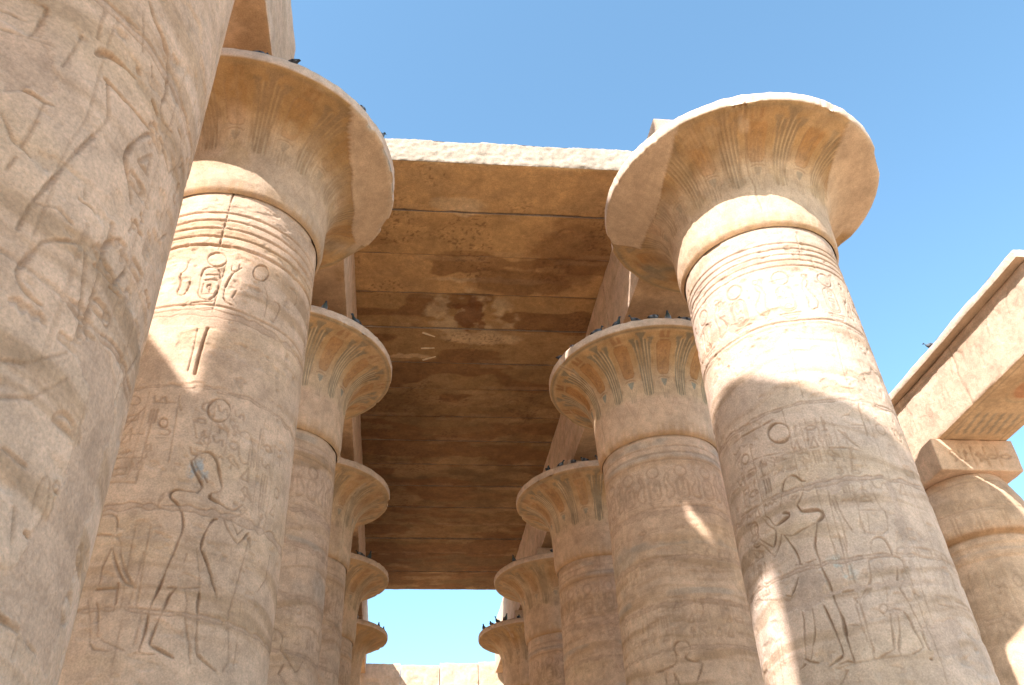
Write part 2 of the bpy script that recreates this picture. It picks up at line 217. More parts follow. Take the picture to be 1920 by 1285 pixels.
TR = {"R1":[[1,[-26.0,5.271],[-27.4,4.989],[-27.5,4.693],[-28.3,4.294]],[1,[-31.6,4.708],[-30.2,4.379]],[2,[-22.7,4.931],[-19.9,4.764]],[1,[-24.5,4.957],[-24.1,4.776]],[1,[-28.9,4.162],[-29.1,3.92],[-27.4,3.63]],[1,[-34.9,3.939],[-29.1,3.92]],[1,[-13.6,5.193],[-13.3,4.973],[-15.9,4.745],[-2.1,4.71],[1.2,4.943],[-1.6,4.985],[-3.2,5.227]],[1,[-13.3,4.973],[-2.0,4.964]],[1,[-9.7,4.924],[-11.7,4.737]],[1,[-9.7,5.188],[-6.0,5.205],[-5.9,5.073],[-4.8,5.039]],[1,[-10.4,5.078],[-7.4,5.119],[-8.6,5.186]],[1,[-27.1,5.23],[-24.6,5.289],[-22.2,5.258],[-22.1,5.19]],[1,[-23.8,5.151],[-23.6,5.019],[-22.4,4.886]],[1,[-7.9,5.648],[-10.8,5.369]],[1,[-10.8,5.844],[-6.4,5.74],[-1.9,5.644]],[1,[-87.8,5.151],[-87.0,4.963]],[2,[-72.7,5.08],[-73.4,5.058],[-74.7,5.045],[-76.0,5.041],[-77.6,5.05],[-78.7,5.067],[-79.5,5.092],[-79.7,5.12],[-79.1,5.143],[-78.1,5.161],[-76.6,5.169],[-75.1,5.166],[-73.9,5.154],[-73.0,5.133],[-72.6,5.107],[-72.7,5.08]],[1,[-83.5,4.937],[-72.3,4.834]],[1,[-85.2,4.816],[-86.8,4.654]],[1,[-74.3,4.74],[-75.6,4.579]],[2,[-41.1,3.575],[-46.3,3.473]],[1,[-77.3,4.547],[-75.1,4.512],[-78.1,4.512]],[1,[-84.8,4.429],[-70.4,4.34]],[1,[-85.7,3.993],[-88.2,3.654]],[1,[-78.2,3.952],[-80.1,3.616]],[1,[6.5,6.021],[6.7,5.821]],[3,[-54.4,5.186],[-52.6,5.246],[-51.2,5.318],[-49.8,5.382],[-47.9,5.429],[-45.5,5.455],[-42.9,5.458],[-40.8,5.432],[-39.3,5.386],[-38.2,5.367],[-36.6,5.358]],[2,[-37.9,5.315],[-38.9,5.272],[-40.7,5.218],[-42.5,5.184],[-43.8,5.161],[-44.6,5.143]],[4,[-44.6,5.143],[-43.9,5.1],[-42.9,5.067],[-40.5,5.058],[-37.3,5.051],[-34.3,5.044],[-32.8,5.017],[-32.4,4.981],[-33.5,4.952],[-35.5,4.931],[-36.4,4.923]],[3,[-36.4,4.923],[-37.5,4.863],[-39.1,4.796],[-40.4,4.735],[-41.1,4.682],[-40.9,4.635],[-40.4,4.581],[-40.3,4.531],[-40.6,4.466]],[2,[-36.8,4.921],[-39.9,4.905],[-43.4,4.894],[-46.4,4.885],[-49.0,4.868],[-51.6,4.863],[-54.0,4.88],[-56.1,4.902]],[4,[-53.7,5.11],[-51.7,5.106],[-50.1,5.087],[-50.5,5.064],[-52.7,5.052],[-55.3,5.037],[-58.4,5.022],[-59.9,5.024]],[3,[-59.9,5.024],[-61.2,5.046],[-61.9,5.078],[-62.6,5.113],[-64.2,5.147],[-66.4,5.168]],[2,[-67.9,5.166],[-66.1,5.126],[-65.4,5.08],[-63.8,5.038],[-61.2,4.994]],[1,[-66.0,5.116],[-64.8,5.072]],[3,[-60.7,4.982],[-61.2,4.933],[-62.6,4.873],[-64.0,4.84],[-64.7,4.832]],[3,[-64.7,4.832],[-67.2,4.866],[-70.0,4.916],[-73.3,4.973]],[2,[-57.3,4.918],[-58.9,4.867],[-60.9,4.811],[-63.3,4.759],[-64.8,4.735]],[2,[-64.8,4.735],[-67.2,4.785],[-69.5,4.843],[-71.9,4.899],[-73.6,4.92]],[2,[-73.6,4.92],[-76.5,4.91],[-79.2,4.931],[-80.0,4.958]],[1,[-78.8,4.971],[-77.0,4.945],[-74.6,4.945]],[2,[-76.0,5.039],[-75.7,5.09],[-75.6,5.126],[-73.8,5.134],[-72.9,5.11],[-73.6,5.075],[-73.8,5.022],[-74.0,4.989]],[1,[-78.9,5.124],[-78.9,5.061]],[3,[-55.9,4.894],[-55.1,4.859],[-53.7,4.796],[-52.2,4.728],[-51.2,4.66],[-51.2,4.611],[-51.3,4.574]],[2,[-53.6,4.585],[-51.3,4.574],[-48.7,4.564],[-46.1,4.568],[-42.0,4.58]],[1,[-46.8,5.223],[-45.1,5.204],[-43.9,5.219]],[1,[-46.1,5.241],[-44.2,5.246],[-42.7,5.234]],[1,[-50.6,5.314],[-47.6,5.308],[-44.0,5.313]],[1,[-40.7,5.34],[-38.1,5.318]],[1,[-87.0,5.233],[-85.5,5.175],[-85.7,5.104],[-85.4,4.985],[-86.0,4.883]],[1,[-72.8,4.841],[-73.4,4.794],[-80.8,4.794]],[1,[-80.3,4.76],[-80.3,4.701]],[1,[-73.7,4.735],[-74.2,4.659]],[2,[-36.9,5.338],[-33.1,5.314],[-29.0,5.314],[-24.9,5.313]],[2,[-27.2,5.28],[-25.1,5.299],[-23.8,5.268],[-23.5,5.215],[-22.3,5.162]],[1,[-25.5,5.123],[-25.3,5.02],[-24.4,4.88],[-24.6,4.755],[-25.0,4.634]],[2,[-86.8,5.325],[-80.4,5.319],[-75.0,5.317]],[1,[-72.2,5.373],[-67.8,5.37]],[2,[-66.1,5.436],[-66.8,5.427],[-67.8,5.429],[-68.7,5.442],[-68.9,5.458],[-68.3,5.469],[-67.2,5.465],[-66.3,5.452],[-66.1,5.436]],[3,[-51.6,4.535],[-53.4,4.476],[-56.4,4.405],[-58.8,4.356],[-60.4,4.32]],[3,[-60.4,4.32],[-62.3,4.332],[-63.9,4.349]],[3,[-40.5,4.515],[-40.1,4.465],[-39.5,4.392],[-38.8,4.323],[-38.5,4.256],[-38.4,4.179],[-37.8,4.109]],[5,[-37.8,4.109],[-37.3,4.047],[-36.9,3.995],[-37.2,3.923],[-37.5,3.852]],[3,[-37.5,3.852],[-37.4,3.787],[-37.3,3.716],[-37.0,3.673],[-37.0,3.635]],[2,[-56.3,4.209],[-56.7,4.15],[-56.6,4.095],[-57.3,4.039],[-58.3,3.969],[-59.2,3.892],[-60.1,3.815],[-61.1,3.755]],[2,[-50.5,4.153],[-50.8,4.098],[-51.2,4.04],[-51.8,3.982],[-52.5,3.934],[-54.0,3.89],[-55.3,3.837],[-56.6,3.785],[-57.9,3.74]],[3,[-44.4,4.152],[-43.8,4.096],[-43.2,4.033],[-42.6,3.972],[-41.9,3.896],[-41.5,3.83],[-41.1,3.771],[-41.2,3.715],[-41.9,3.697]],[3,[-41.9,3.697],[-44.1,3.677],[-46.4,3.66],[-49.4,3.641]],[2,[-61.2,3.752],[-59.1,3.721],[-54.8,3.691]],[2,[-44.3,3.639],[-40.1,3.645],[-37.1,3.628]],[2,[-61.9,3.712],[-63.7,3.699],[-65.8,3.687]],[1,[-26.7,4.036],[-26.8,3.934],[-27.1,3.819],[-27.1,3.721],[-26.6,3.691]],[1,[-26.5,4.415],[-26.7,4.321],[-25.8,4.258]],[1,[-84.0,4.022],[-85.5,3.802]],[1,[-75.0,3.973],[-76.0,3.762]],[2,[-17.2,4.415],[-17.8,4.338],[-18.9,4.287],[-21.0,4.246]],[4,[-37.8,5.914],[-38.5,5.885],[-39.7,5.86],[-41.3,5.846],[-43.1,5.841],[-45.1,5.846],[-46.9,5.861],[-48.6,5.885],[-49.8,5.915],[-50.6,5.951],[-50.7,5.985],[-50.3,6.017],[-49.2,6.042],[-47.7,6.06],[-46.0,6.071],[-44.0,6.07],[-42.0,6.058],[-40.3,6.039],[-38.9,6.014],[-38.0,5.982],[-37.6,5.949],[-37.8,5.914]],[1,[-62.4,5.937],[-63.0,5.925],[-64.3,5.929],[-65.2,5.944],[-65.3,5.962],[-64.7,5.974],[-63.6,5.972],[-62.6,5.955],[-62.4,5.937]],[1,[-20.4,5.755],[-21.0,5.74],[-21.9,5.735],[-22.8,5.743],[-23.3,5.757],[-23.1,5.772],[-22.2,5.784],[-21.2,5.782],[-20.5,5.773],[-20.4,5.755]],[1,[-23.2,5.779],[-22.6,5.817],[-21.2,5.802]],[2,[-6.7,5.993],[-5.1,6.018],[-3.0,6.018],[-1.1,6.028]],[2,[-11.0,5.85],[-9.1,5.805],[-6.7,5.743],[-4.7,5.69],[-1.5,5.644]],[1,[-27.6,6.034],[-28.0,5.906],[-29.5,5.738]],[1,[-18.2,6.019],[-18.5,5.871],[-19.6,5.673]],[2,[7.5,6.151],[6.8,6.036],[6.6,5.907],[6.1,5.788]],[1,[-34.9,5.861],[-33.9,5.884],[-32.3,5.873],[-31.4,5.854]],[1,[-71.7,6.032],[-69.2,5.994],[-65.3,5.994]],[1,[-80.4,6.002],[-78.5,5.969],[-72.9,6.013]],[1,[-81.1,5.897],[-77.1,5.92],[-73.4,5.941]],[1,[-73.8,5.811],[-75.0,5.79],[-76.7,5.792],[-78.2,5.818],[-78.5,5.852],[-77.2,5.873],[-75.3,5.869],[-73.9,5.843],[-73.8,5.811]],[1,[-51.0,5.711],[-51.0,5.654]],[1,[-49.3,5.699],[-49.3,5.652]],[1,[-47.9,5.7],[-47.9,5.651]],[1,[-46.7,5.692],[-46.8,5.643]],[1,[-55.0,5.712],[-53.6,5.692],[-52.4,5.698]],[1,[-24.4,5.603],[-20.6,5.605]],[1,[-9.0,5.491],[-10.4,5.347]],[1,[-1.7,5.497],[-1.3,5.433]],[1,[-22.9,5.961],[-20.5,5.961]],[2,[-78.4,6.117],[-66.3,6.116],[-54.5,6.105],[-45.1,6.124]],[1,[-68.1,5.789],[-59.3,5.784],[-50.5,5.746],[-43.3,5.727],[-40.8,5.692]],[2,[-18.9,5.66],[-10.3,5.642],[-1.3,5.6]],[1,[-16.8,5.495],[-16.5,5.395]],[2,[-12.7,4.635],[-11.9,4.667],[-10.0,4.688],[-7.2,4.696],[-5.2,4.678],[-4.4,4.642],[-3.9,4.602],[-3.4,4.563],[-3.9,4.518]],[1,[-12.7,4.635],[-13.7,4.596],[-13.4,4.562],[-13.1,4.533],[-12.4,4.515]],[2,[-16.5,4.479],[-15.1,4.497],[-12.3,4.505],[-10.3,4.513]],[2,[-5.8,4.514],[-3.1,4.508],[-0.2,4.496],[1.1,4.458],[0.7,4.397],[0.8,4.333],[1.0,4.268],[1.0,4.204],[1.3,4.099]],[2,[-16.5,4.479],[-17.4,4.403],[-17.9,4.327],[-19.0,4.276],[-21.9,4.225],[-25.4,4.159]],[2,[-25.4,4.159],[-28.6,4.157],[-27.8,4.119]],[1,[-19.1,4.238],[-21.9,4.187],[-24.4,4.152]],[1,[-14.8,4.408],[-13.3,4.375],[-12.5,4.319],[-12.6,4.253],[-12.2,4.191],[-13.8,4.098]],[2,[-3.3,4.398],[-4.6,4.323],[-6.0,4.258],[-5.4,4.194],[-4.2,4.13],[-3.0,4.079],[-2.9,4.007],[-2.0,3.934],[-1.2,3.854]],[1,[0.6,4.183],[2.4,4.151],[3.3,4.131]],[2,[-14.3,3.986],[-15.2,3.906],[-15.9,3.827],[-17.0,3.74],[-17.6,3.687]],[2,[-17.6,3.687],[-20.3,3.668],[-23.1,3.649],[-25.0,3.63]],[1,[-14.3,4.017],[-11.9,4.028],[-8.7,4.014]],[2,[-10.9,3.971],[-11.4,3.901],[-12.6,3.822],[-14.4,3.746],[-15.6,3.679],[-15.3,3.635]],[2,[-7.5,4.003],[-5.8,3.936],[-5.5,3.865],[-4.3,3.786],[-3.5,3.715],[-3.6,3.692]],[2,[-3.6,3.692],[-6.2,3.664],[-9.4,3.642]],[2,[-1.4,3.844],[-1.6,3.764],[-0.9,3.677]],[1,[-14.7,4.037],[-15.5,4.014],[-16.7,4.001],[-17.8,4.004],[-18.6,4.02],[-18.6,4.044],[-17.8,4.066],[-16.6,4.079],[-15.4,4.077],[-14.6,4.062],[-14.7,4.037]],[1,[-26.7,4.222],[-26.9,4.065],[-27.0,3.921],[-27.2,3.772],[-27.0,3.683]],[1,[6.3,4.207],[6.2,4.08],[6.1,3.916]],[2,[6.2,4.843],[6.3,4.749],[6.3,4.579],[5.5,4.389],[5.7,4.303]],[1,[-25.8,4.728],[-26.1,4.558],[-26.2,4.403],[-26.5,4.273]],[2,[-33.4,4.231],[-27.1,4.232],[-20.8,4.237]],[5,[-1.9,3.595],[-1.2,3.592]],[1,[-43.0,3.616],[-37.3,3.62],[-24.7,3.63],[-12.4,3.627]],[1,[-16.0,4.748],[-1.9,4.74]],[1,[-14.3,4.849],[-14.3,4.744]],[1,[-3.7,4.609],[-3.7,4.508]],[1,[-41.6,3.563],[-42.3,3.584]],[1,[8.5,7.159],[7.2,6.925],[5.3,6.631],[5.1,6.376],[5.5,6.251]],[1,[-23.7,7.139],[-24.0,6.776],[-24.8,6.288]],[1,[8.0,6.173],[5.7,5.773]],[2,[4.6,8.574],[4.1,8.381],[1.8,8.162]]],"L1":[[2,[-24.1,4.709],[-24.0,4.822],[-17.4,4.837],[-12.9,4.785],[-11.7,4.669]],[2,[-28.6,4.645],[-22.5,4.659],[-11.8,4.626],[-8.5,4.578],[-6.6,4.425],[-1.3,4.277],[3.3,4.174]],[2,[-11.4,4.517],[-8.4,4.385],[-3.0,4.236],[0.8,4.195]],[2,[-24.6,4.545],[-21.6,4.408],[-24.1,4.288],[-28.3,4.217]],[2,[-28.6,4.645],[-26.5,4.421],[-28.9,4.178]],[2,[-12.0,4.518],[-14.0,4.371],[-13.5,4.223]],[2,[-16.7,4.087],[-12.1,3.865],[-10.2,3.71],[-2.0,3.688]],[2,[-12.2,4.061],[-8.7,3.861],[-8.0,3.784],[4.0,3.696]],[2,[-4.9,4.216],[-3.8,4.054],[-4.0,3.994]],[2,[-14.0,4.174],[-4.3,4.175]],[1,[-10.0,6.011],[-8.9,5.818],[-8.6,5.105]],[1,[2.5,6.009],[4.7,5.303]],[1,[-8.6,5.105],[-26.7,5.148]],[1,[-7.4,5.349],[-23.3,5.382]],[1,[-10.7,5.595],[-25.9,5.623]],[2,[-14.5,5.881],[-23.5,5.666]],[2,[-17.9,5.966],[-18.0,5.946],[-18.5,5.93],[-19.8,5.925],[-21.2,5.927],[-22.9,5.94],[-24.4,5.96],[-25.3,5.981],[-25.7,6.003],[-25.3,6.02],[-24.3,6.03],[-22.8,6.031],[-21.2,6.023],[-19.7,6.009],[-18.5,5.987],[-17.9,5.966]],[3,[29.9,5.944],[29.8,5.891],[28.7,5.842],[26.8,5.806],[24.4,5.789],[21.9,5.793],[19.8,5.818],[18.4,5.86],[17.9,5.91],[18.4,5.961],[19.9,6.004],[22.1,6.029],[24.6,6.036],[27.0,6.022],[28.9,5.99],[29.9,5.944]],[2,[-0.1,5.709],[-0.1,5.69],[-0.4,5.672],[-1.1,5.663],[-2.1,5.661],[-3.0,5.666],[-3.8,5.678],[-4.5,5.698],[-4.7,5.717],[-4.6,5.736],[-4.0,5.75],[-3.1,5.754],[-2.2,5.752],[-1.2,5.743],[-0.5,5.728],[-0.1,5.709]],[1,[-5.6,5.655],[2.3,5.632],[1.6,5.579],[-3.5,5.59]],[1,[-4.3,5.551],[3.7,5.555]],[1,[-10.2,5.927],[1.5,5.925]],[1,[2.8,5.926],[4.9,5.847]],[1,[-3.7,4.731],[-2.6,4.381],[-1.1,4.013]],[1,[3.1,4.733],[4.0,4.383],[5.2,4.015]],[1,[0.5,3.974],[1.4,3.504]],[1,[7.9,4.007],[8.0,3.746]],[1,[53.1,4.785],[47.1,4.087],[51.4,3.701]],[1,[53.4,4.223],[55.0,3.657]],[2,[71.5,4.743],[70.7,4.526],[64.0,4.359]],[1,[37.1,5.741],[39.1,5.463],[43.8,5.442],[47.8,5.551],[45.0,5.743],[40.5,5.792],[37.1,5.741]],[1,[12.2,5.756],[15.2,5.581],[19.1,5.568]],[1,[22.6,5.581],[22.6,5.567],[22.3,5.552],[21.8,5.543],[21.1,5.54],[20.3,5.54],[19.7,5.548],[19.3,5.56],[19.2,5.576],[19.3,5.589],[19.7,5.601],[20.4,5.608],[21.1,5.611],[21.8,5.607],[22.4,5.596],[22.6,5.581]],[1,[29.6,5.86],[35.5,5.678]],[1,[49.7,5.892],[50.6,5.439]],[3,[14.9,5.353],[16.1,5.361],[17.0,5.393],[18.6,5.432],[21.3,5.459],[23.8,5.459],[26.0,5.429],[28.0,5.381],[29.3,5.32],[30.6,5.252],[32.0,5.185],[32.8,5.153]],[3,[14.9,5.353],[16.0,5.308],[18.0,5.247],[20.4,5.192],[22.2,5.154],[22.9,5.128]],[2,[22.9,5.128],[22.2,5.092],[21.1,5.056]],[3,[21.1,5.056],[18.4,5.053],[14.9,5.053],[11.5,5.056],[9.6,5.039],[8.6,5.005],[9.4,4.972],[11.2,4.947],[13.4,4.917],[15.0,4.874],[16.0,4.847]],[3,[16.0,4.847],[17.1,4.789],[17.7,4.73],[17.8,4.685],[17.3,4.624],[16.6,4.578],[16.3,4.524]],[2,[32.8,5.153],[31.9,5.111],[30.3,5.095],[28.1,5.081]],[4,[28.1,5.081],[27.3,5.046],[28.4,5.026],[31.1,5.014],[33.9,4.997],[36.8,4.977],[38.2,4.97]],[2,[38.2,4.97],[40.6,4.974],[42.7,4.997],[44.2,5.034],[46.1,5.066]],[2,[48.8,5.043],[47.4,4.999],[45.3,4.954],[42.5,4.929],[40.0,4.907]],[1,[45.0,4.999],[46.2,5.03],[47.3,5.053]],[1,[45.9,4.989],[46.8,5.027]],[3,[40.3,4.892],[42.0,4.85],[43.9,4.811],[45.2,4.772]],[2,[45.2,4.772],[46.5,4.803],[48.0,4.836]],[2,[36.6,4.866],[38.9,4.799],[41.8,4.745],[44.6,4.711],[46.4,4.691]],[3,[46.4,4.691],[48.5,4.738],[50.1,4.778],[51.7,4.823]],[3,[33.1,4.856],[31.1,4.842],[29.9,4.795],[28.8,4.737],[28.0,4.681],[27.6,4.621],[27.7,4.558]],[3,[22.8,5.225],[23.6,5.2],[25.1,5.173]],[2,[16.7,5.36],[18.3,5.298],[20.3,5.248],[22.2,5.213]],[1,[37.5,5.588],[38.7,5.509],[40.8,5.471]],[1,[46.3,5.65],[48.1,5.505]],[1,[55.7,5.313],[55.7,5.212],[57.2,5.016]],[1,[52.9,4.788],[54.3,4.691]],[3,[16.3,4.524],[15.3,4.436],[14.2,4.332],[13.3,4.222],[12.2,4.132],[11.3,4.058],[10.8,4.002],[10.9,3.933],[11.1,3.847],[10.7,3.763],[10.3,3.696]],[2,[10.3,3.696],[11.3,3.679],[13.7,3.674],[16.7,3.677]],[3,[27.9,4.559],[30.9,4.483],[33.6,4.398],[36.7,4.291],[38.7,4.223],[39.8,4.186]],[3,[20.3,4.208],[19.4,4.173],[17.8,4.141],[17.5,4.092],[16.6,4.019],[15.6,3.938],[14.5,3.852],[14.0,3.79],[14.0,3.753],[15.1,3.734]],[3,[15.1,3.734],[17.7,3.717],[21.3,3.692],[24.9,3.666]],[2,[24.1,4.21],[25.3,4.151],[26.2,4.097],[26.2,4.033],[26.9,3.955],[28.1,3.895],[29.7,3.822],[31.1,3.749],[31.4,3.69],[32.6,3.639]],[3,[30.8,4.203],[31.0,4.153],[31.0,4.095],[31.8,4.018],[32.5,3.923],[33.1,3.832],[33.9,3.758],[34.7,3.717]],[3,[34.7,3.717],[37.6,3.684],[41.4,3.65],[45.0,3.621]],[2,[16.5,4.199],[20.3,4.208],[24.1,4.21],[30.4,4.242]],[1,[29.2,4.355],[30.8,4.203]],[1,[8.2,3.937],[7.8,3.837],[7.3,3.739]],[1,[25.8,4.552],[28.0,4.429],[30.6,4.242]],[1,[3.0,4.479],[2.9,4.31],[1.9,4.043]],[1,[47.2,4.094],[47.3,3.955]],[1,[50.6,3.699],[48.6,3.63]],[1,[21.8,4.495],[21.3,4.407]],[2,[-4.5,4.342],[-2.5,4.292],[-0.2,4.243],[1.9,4.183]],[3,[6.6,8.813],[6.0,8.517],[5.3,8.007],[5.1,7.866]],[4,[9.1,6.827],[8.1,6.589],[7.7,6.268]],[3,[3.7,6.794],[4.0,6.537],[3.8,6.291]],[3,[11.6,7.723],[10.4,7.355],[9.5,7.029]],[3,[11.2,7.743],[11.1,7.7],[10.1,7.665],[8.3,7.638],[6.0,7.626],[3.7,7.632],[1.7,7.658],[0.4,7.691],[0.0,7.733],[0.6,7.772],[2.1,7.802],[4.2,7.819],[6.5,7.821],[8.7,7.806],[10.4,7.779],[11.2,7.743]],[3,[-0.7,7.307],[-1.6,7.543],[0.8,7.608],[7.0,7.607],[9.7,7.544],[10.1,7.331],[8.1,7.184],[2.3,7.17],[-0.9,7.236],[-0.7,7.307]],[2,[1.6,7.428],[8.4,7.457]],[2,[1.4,7.499],[8.3,7.527]],[2,[1.0,7.239],[7.4,7.252]],[2,[1.1,7.38],[1.3,7.263]],[2,[5.2,7.376],[5.7,7.271]],[2,[6.4,7.343],[6.4,7.329],[6.2,7.318],[5.8,7.31],[5.2,7.307],[4.6,7.311],[4.1,7.318],[3.7,7.331],[3.7,7.342],[3.7,7.356],[4.1,7.365],[4.6,7.369],[5.2,7.37],[5.7,7.365],[6.2,7.356],[6.4,7.343]],[3,[21.0,7.678],[16.6,7.575],[15.2,7.496],[13.5,7.344],[14.5,7.186],[20.9,7.149]],[3,[15.1,7.679],[15.4,7.595],[19.4,7.616],[19.6,7.718]],[3,[-11.7,7.695],[-10.9,7.572],[-15.1,7.511],[-12.4,7.385],[-13.9,7.245],[-9.3,7.214],[-7.3,7.305],[-7.3,7.446]],[2,[-3.2,7.119],[8.3,7.162]],[2,[-2.2,7.029],[9.1,7.074]],[3,[38.4,7.749],[38.2,7.7],[37.3,7.653],[35.6,7.614],[33.6,7.591],[31.6,7.588],[29.8,7.601],[28.7,7.636],[28.3,7.677],[28.8,7.725],[30.0,7.766],[31.8,7.798],[34.0,7.813],[35.9,7.808],[37.5,7.786],[38.4,7.749]],[2,[20.6,7.359],[18.9,7.255],[22.2,7.182]],[2,[37.0,7.535],[40.5,7.425],[40.2,7.162]],[3,[55.2,7.74],[62.5,7.759],[65.0,7.64],[62.6,7.572]],[2,[43.2,7.405],[50.1,7.431],[49.8,7.308],[46.8,7.158]]],"L0":[[4,[59.8,5.282],[62.7,5.209],[66.2,5.181],[69.1,5.156],[72.1,5.102],[73.3,5.05],[73.9,4.955],[74.9,4.892],[74.0,4.825],[74.9,4.769],[76.4,4.751],[81.8,4.786]],[5,[52.7,4.693],[53.9,4.738],[55.8,4.757],[59.0,4.767],[61.8,4.772],[63.5,4.771]],[3,[57.0,4.622],[59.0,4.522],[60.6,4.441],[60.3,4.396],[58.3,4.263],[56.0,4.117],[53.8,3.933],[52.1,3.806],[51.8,3.724],[51.7,3.677]],[4,[74.4,4.629],[71.3,4.546],[68.9,4.439],[68.1,4.345],[70.0,4.294],[72.1,4.26],[74.4,4.185]],[3,[40.8,4.103],[43.0,4.053],[44.7,4.012],[47.0,4.01],[48.8,3.996]],[2,[47.0,4.274],[47.0,4.159],[46.5,4.021]],[4,[61.0,3.978],[63.5,3.984],[65.8,3.98]],[2,[59.2,5.178],[61.8,5.043],[63.1,4.952]],[4,[70.9,4.769],[73.7,4.743]],[4,[84.5,4.863],[87.4,4.861],[88.7,4.809]],[3,[40.5,4.232],[41.8,4.264],[44.7,4.275],[46.8,4.269],[48.8,4.286]],[2,[48.3,4.728],[47.8,4.595],[47.2,4.5]],[4,[77.5,4.664],[82.7,4.612],[85.8,4.591]],[2,[85.8,4.591],[93.2,4.786]],[3,[79.6,4.28],[81.0,4.272]],[3,[63.7,4.846],[64.5,4.826]],[3,[67.0,4.937],[68.4,4.891]],[3,[85.2,5.281],[88.3,5.266]],[2,[51.4,5.025],[56.6,5.041],[59.6,5.046]],[2,[51.5,4.781],[50.9,4.866],[50.5,4.968]],[2,[38.4,4.749],[40.0,4.742],[39.6,4.597],[39.1,4.533]],[2,[32.2,4.6],[35.0,4.609],[37.1,4.611]],[3,[56.6,4.612],[63.0,4.606],[72.3,4.614]],[2,[53.0,3.821],[57.5,3.865],[61.1,3.85]],[3,[78.9,4.203],[80.4,4.187]],[3,[76.3,4.126],[78.0,4.1]],[2,[61.5,4.036],[62.2,4.0]],[2,[34.0,4.493],[37.2,4.515],[44.1,4.568]],[2,[45.7,3.879],[46.2,3.95]],[3,[65.4,3.819],[57.0,3.708],[55.8,3.62],[54.3,3.535],[55.1,3.496],[57.6,3.466],[61.0,3.461]],[4,[74.8,3.992],[71.6,3.929],[71.2,3.836],[72.0,3.63],[72.5,3.535],[74.1,3.49]],[3,[66.4,3.798],[69.3,3.593],[71.8,3.461]],[3,[79.4,3.648],[79.6,3.636],[79.4,3.622],[79.2,3.611],[78.7,3.603],[78.3,3.602],[77.6,3.601],[77.1,3.609],[76.9,3.621],[76.8,3.632],[77.0,3.645],[77.4,3.654],[77.9,3.66],[78.4,3.66],[79.0,3.656],[79.4,3.648]],[3,[92.5,4.29],[98.3,4.41]],[2,[104.2,3.909],[93.9,3.571],[93.0,3.424]],[3,[63.8,2.939],[69.2,2.925]],[4,[79.6,2.946],[79.5,2.938],[79.6,2.933],[79.2,2.925],[78.9,2.922],[78.5,2.921],[78.1,2.922],[77.7,2.925],[77.5,2.931],[77.6,2.939],[77.8,2.946],[78.0,2.95],[78.3,2.953],[78.9,2.954],[79.2,2.95],[79.6,2.946]],[3,[76.4,4.059],[77.7,4.143],[81.4,4.124]],[3,[75.8,3.758],[80.8,3.777]],[3,[74.2,3.826],[77.9,3.808],[80.0,3.897]],[2,[79.1,3.826],[83.6,3.818],[80.2,3.731]],[2,[73.9,2.816],[73.5,2.913],[75.7,2.96],[77.3,2.857],[76.3,2.774]],[4,[74.3,2.481],[79.4,2.479]],[4,[82.9,2.461],[88.8,2.45]],[2,[59.9,3.083],[65.3,3.134],[71.9,3.288]],[2,[57.6,3.196],[61.6,3.228],[69.8,3.37]],[3,[75.8,3.948],[80.4,3.944]],[3,[78.7,2.895],[80.2,2.843],[79.1,2.796]],[3,[73.9,2.743],[77.8,2.725]],[2,[69.7,2.793],[71.5,2.689]],[3,[92.1,3.498],[91.8,3.41]]],"R2":[[4,[-35.8,4.774],[-34.7,4.889]],[4,[-30.5,5.152],[-32.9,5.219],[-32.2,5.294],[-28.7,5.345],[-24.1,5.347],[-20.6,5.3],[-19.7,5.225],[-19.7,5.225]],[3,[-32.0,5.173],[-31.5,5.065],[-37.0,5.0],[-53.5,4.993],[-40.7,4.972]],[3,[-20.9,5.173],[-25.5,5.102],[-22.0,5.055],[-12.3,5.013],[-13.7,4.949],[-19.7,4.736]],[3,[-41.7,4.949],[-42.4,4.794]],[3,[-35.3,4.916],[-32.6,4.765]]],"L2":[[4,[21.0,5.393],[21.2,5.496],[26.9,5.55],[32.5,5.508],[35.3,5.43],[33.1,5.289],[37.9,5.219],[46.5,5.066],[50.8,5.015],[56.5,5.205]],[3,[18.3,5.239],[26.0,5.254],[25.1,5.369],[20.9,5.41]],[3,[21.0,5.145],[21.7,4.791]],[3,[37.8,5.086],[34.5,4.963],[41.0,4.836]]]}
PATCH = {"R1":[[[-50.4,4.559],[-42.5,4.569],[-41.1,4.441],[-42.6,4.232],[-46.3,4.172],[-53.5,4.158],[-66.1,4.225],[-63.9,4.302],[-57.3,4.324]],[[-37.2,5.332],[-17.6,5.337],[-0.1,5.329],[-1.1,5.274],[-17.7,5.258],[-21.0,5.188],[-24.6,5.176],[-27.3,5.219],[-38.0,5.279]],[[-65.9,4.313],[-38.3,4.262],[-13.1,4.278],[6.1,4.292],[28.3,4.299],[27.3,4.267],[4.9,4.242],[-14.0,4.231],[-39.0,4.217],[-66.8,4.268]],[[7.3,5.279],[11.0,5.287],[9.9,4.867],[7.9,4.491],[7.5,4.274],[3.5,4.252],[3.6,4.488],[5.7,4.86]],[[-1.7,3.84],[4.4,3.895],[13.0,3.94],[21.8,3.947],[24.3,3.925],[15.0,3.62],[0.5,3.611],[-0.9,3.698]]],"L1":[[[-20.8,7.017],[-10.3,7.034],[0.2,6.987],[12.8,6.996],[20.4,6.92],[25.4,6.818],[14.2,6.848],[1.8,6.834],[-18.4,6.843]]],"L0":[[[34.3,4.475],[42.4,4.546],[46.7,4.535],[48.2,4.371],[46.5,4.276],[41.9,4.257],[38.8,4.214]],[[71.6,3.441],[82.6,3.534],[94.4,3.406],[94.0,3.059],[94.3,2.434],[73.5,2.503],[71.6,2.577],[77.0,2.791],[80.8,2.967],[80.7,3.314]]]}

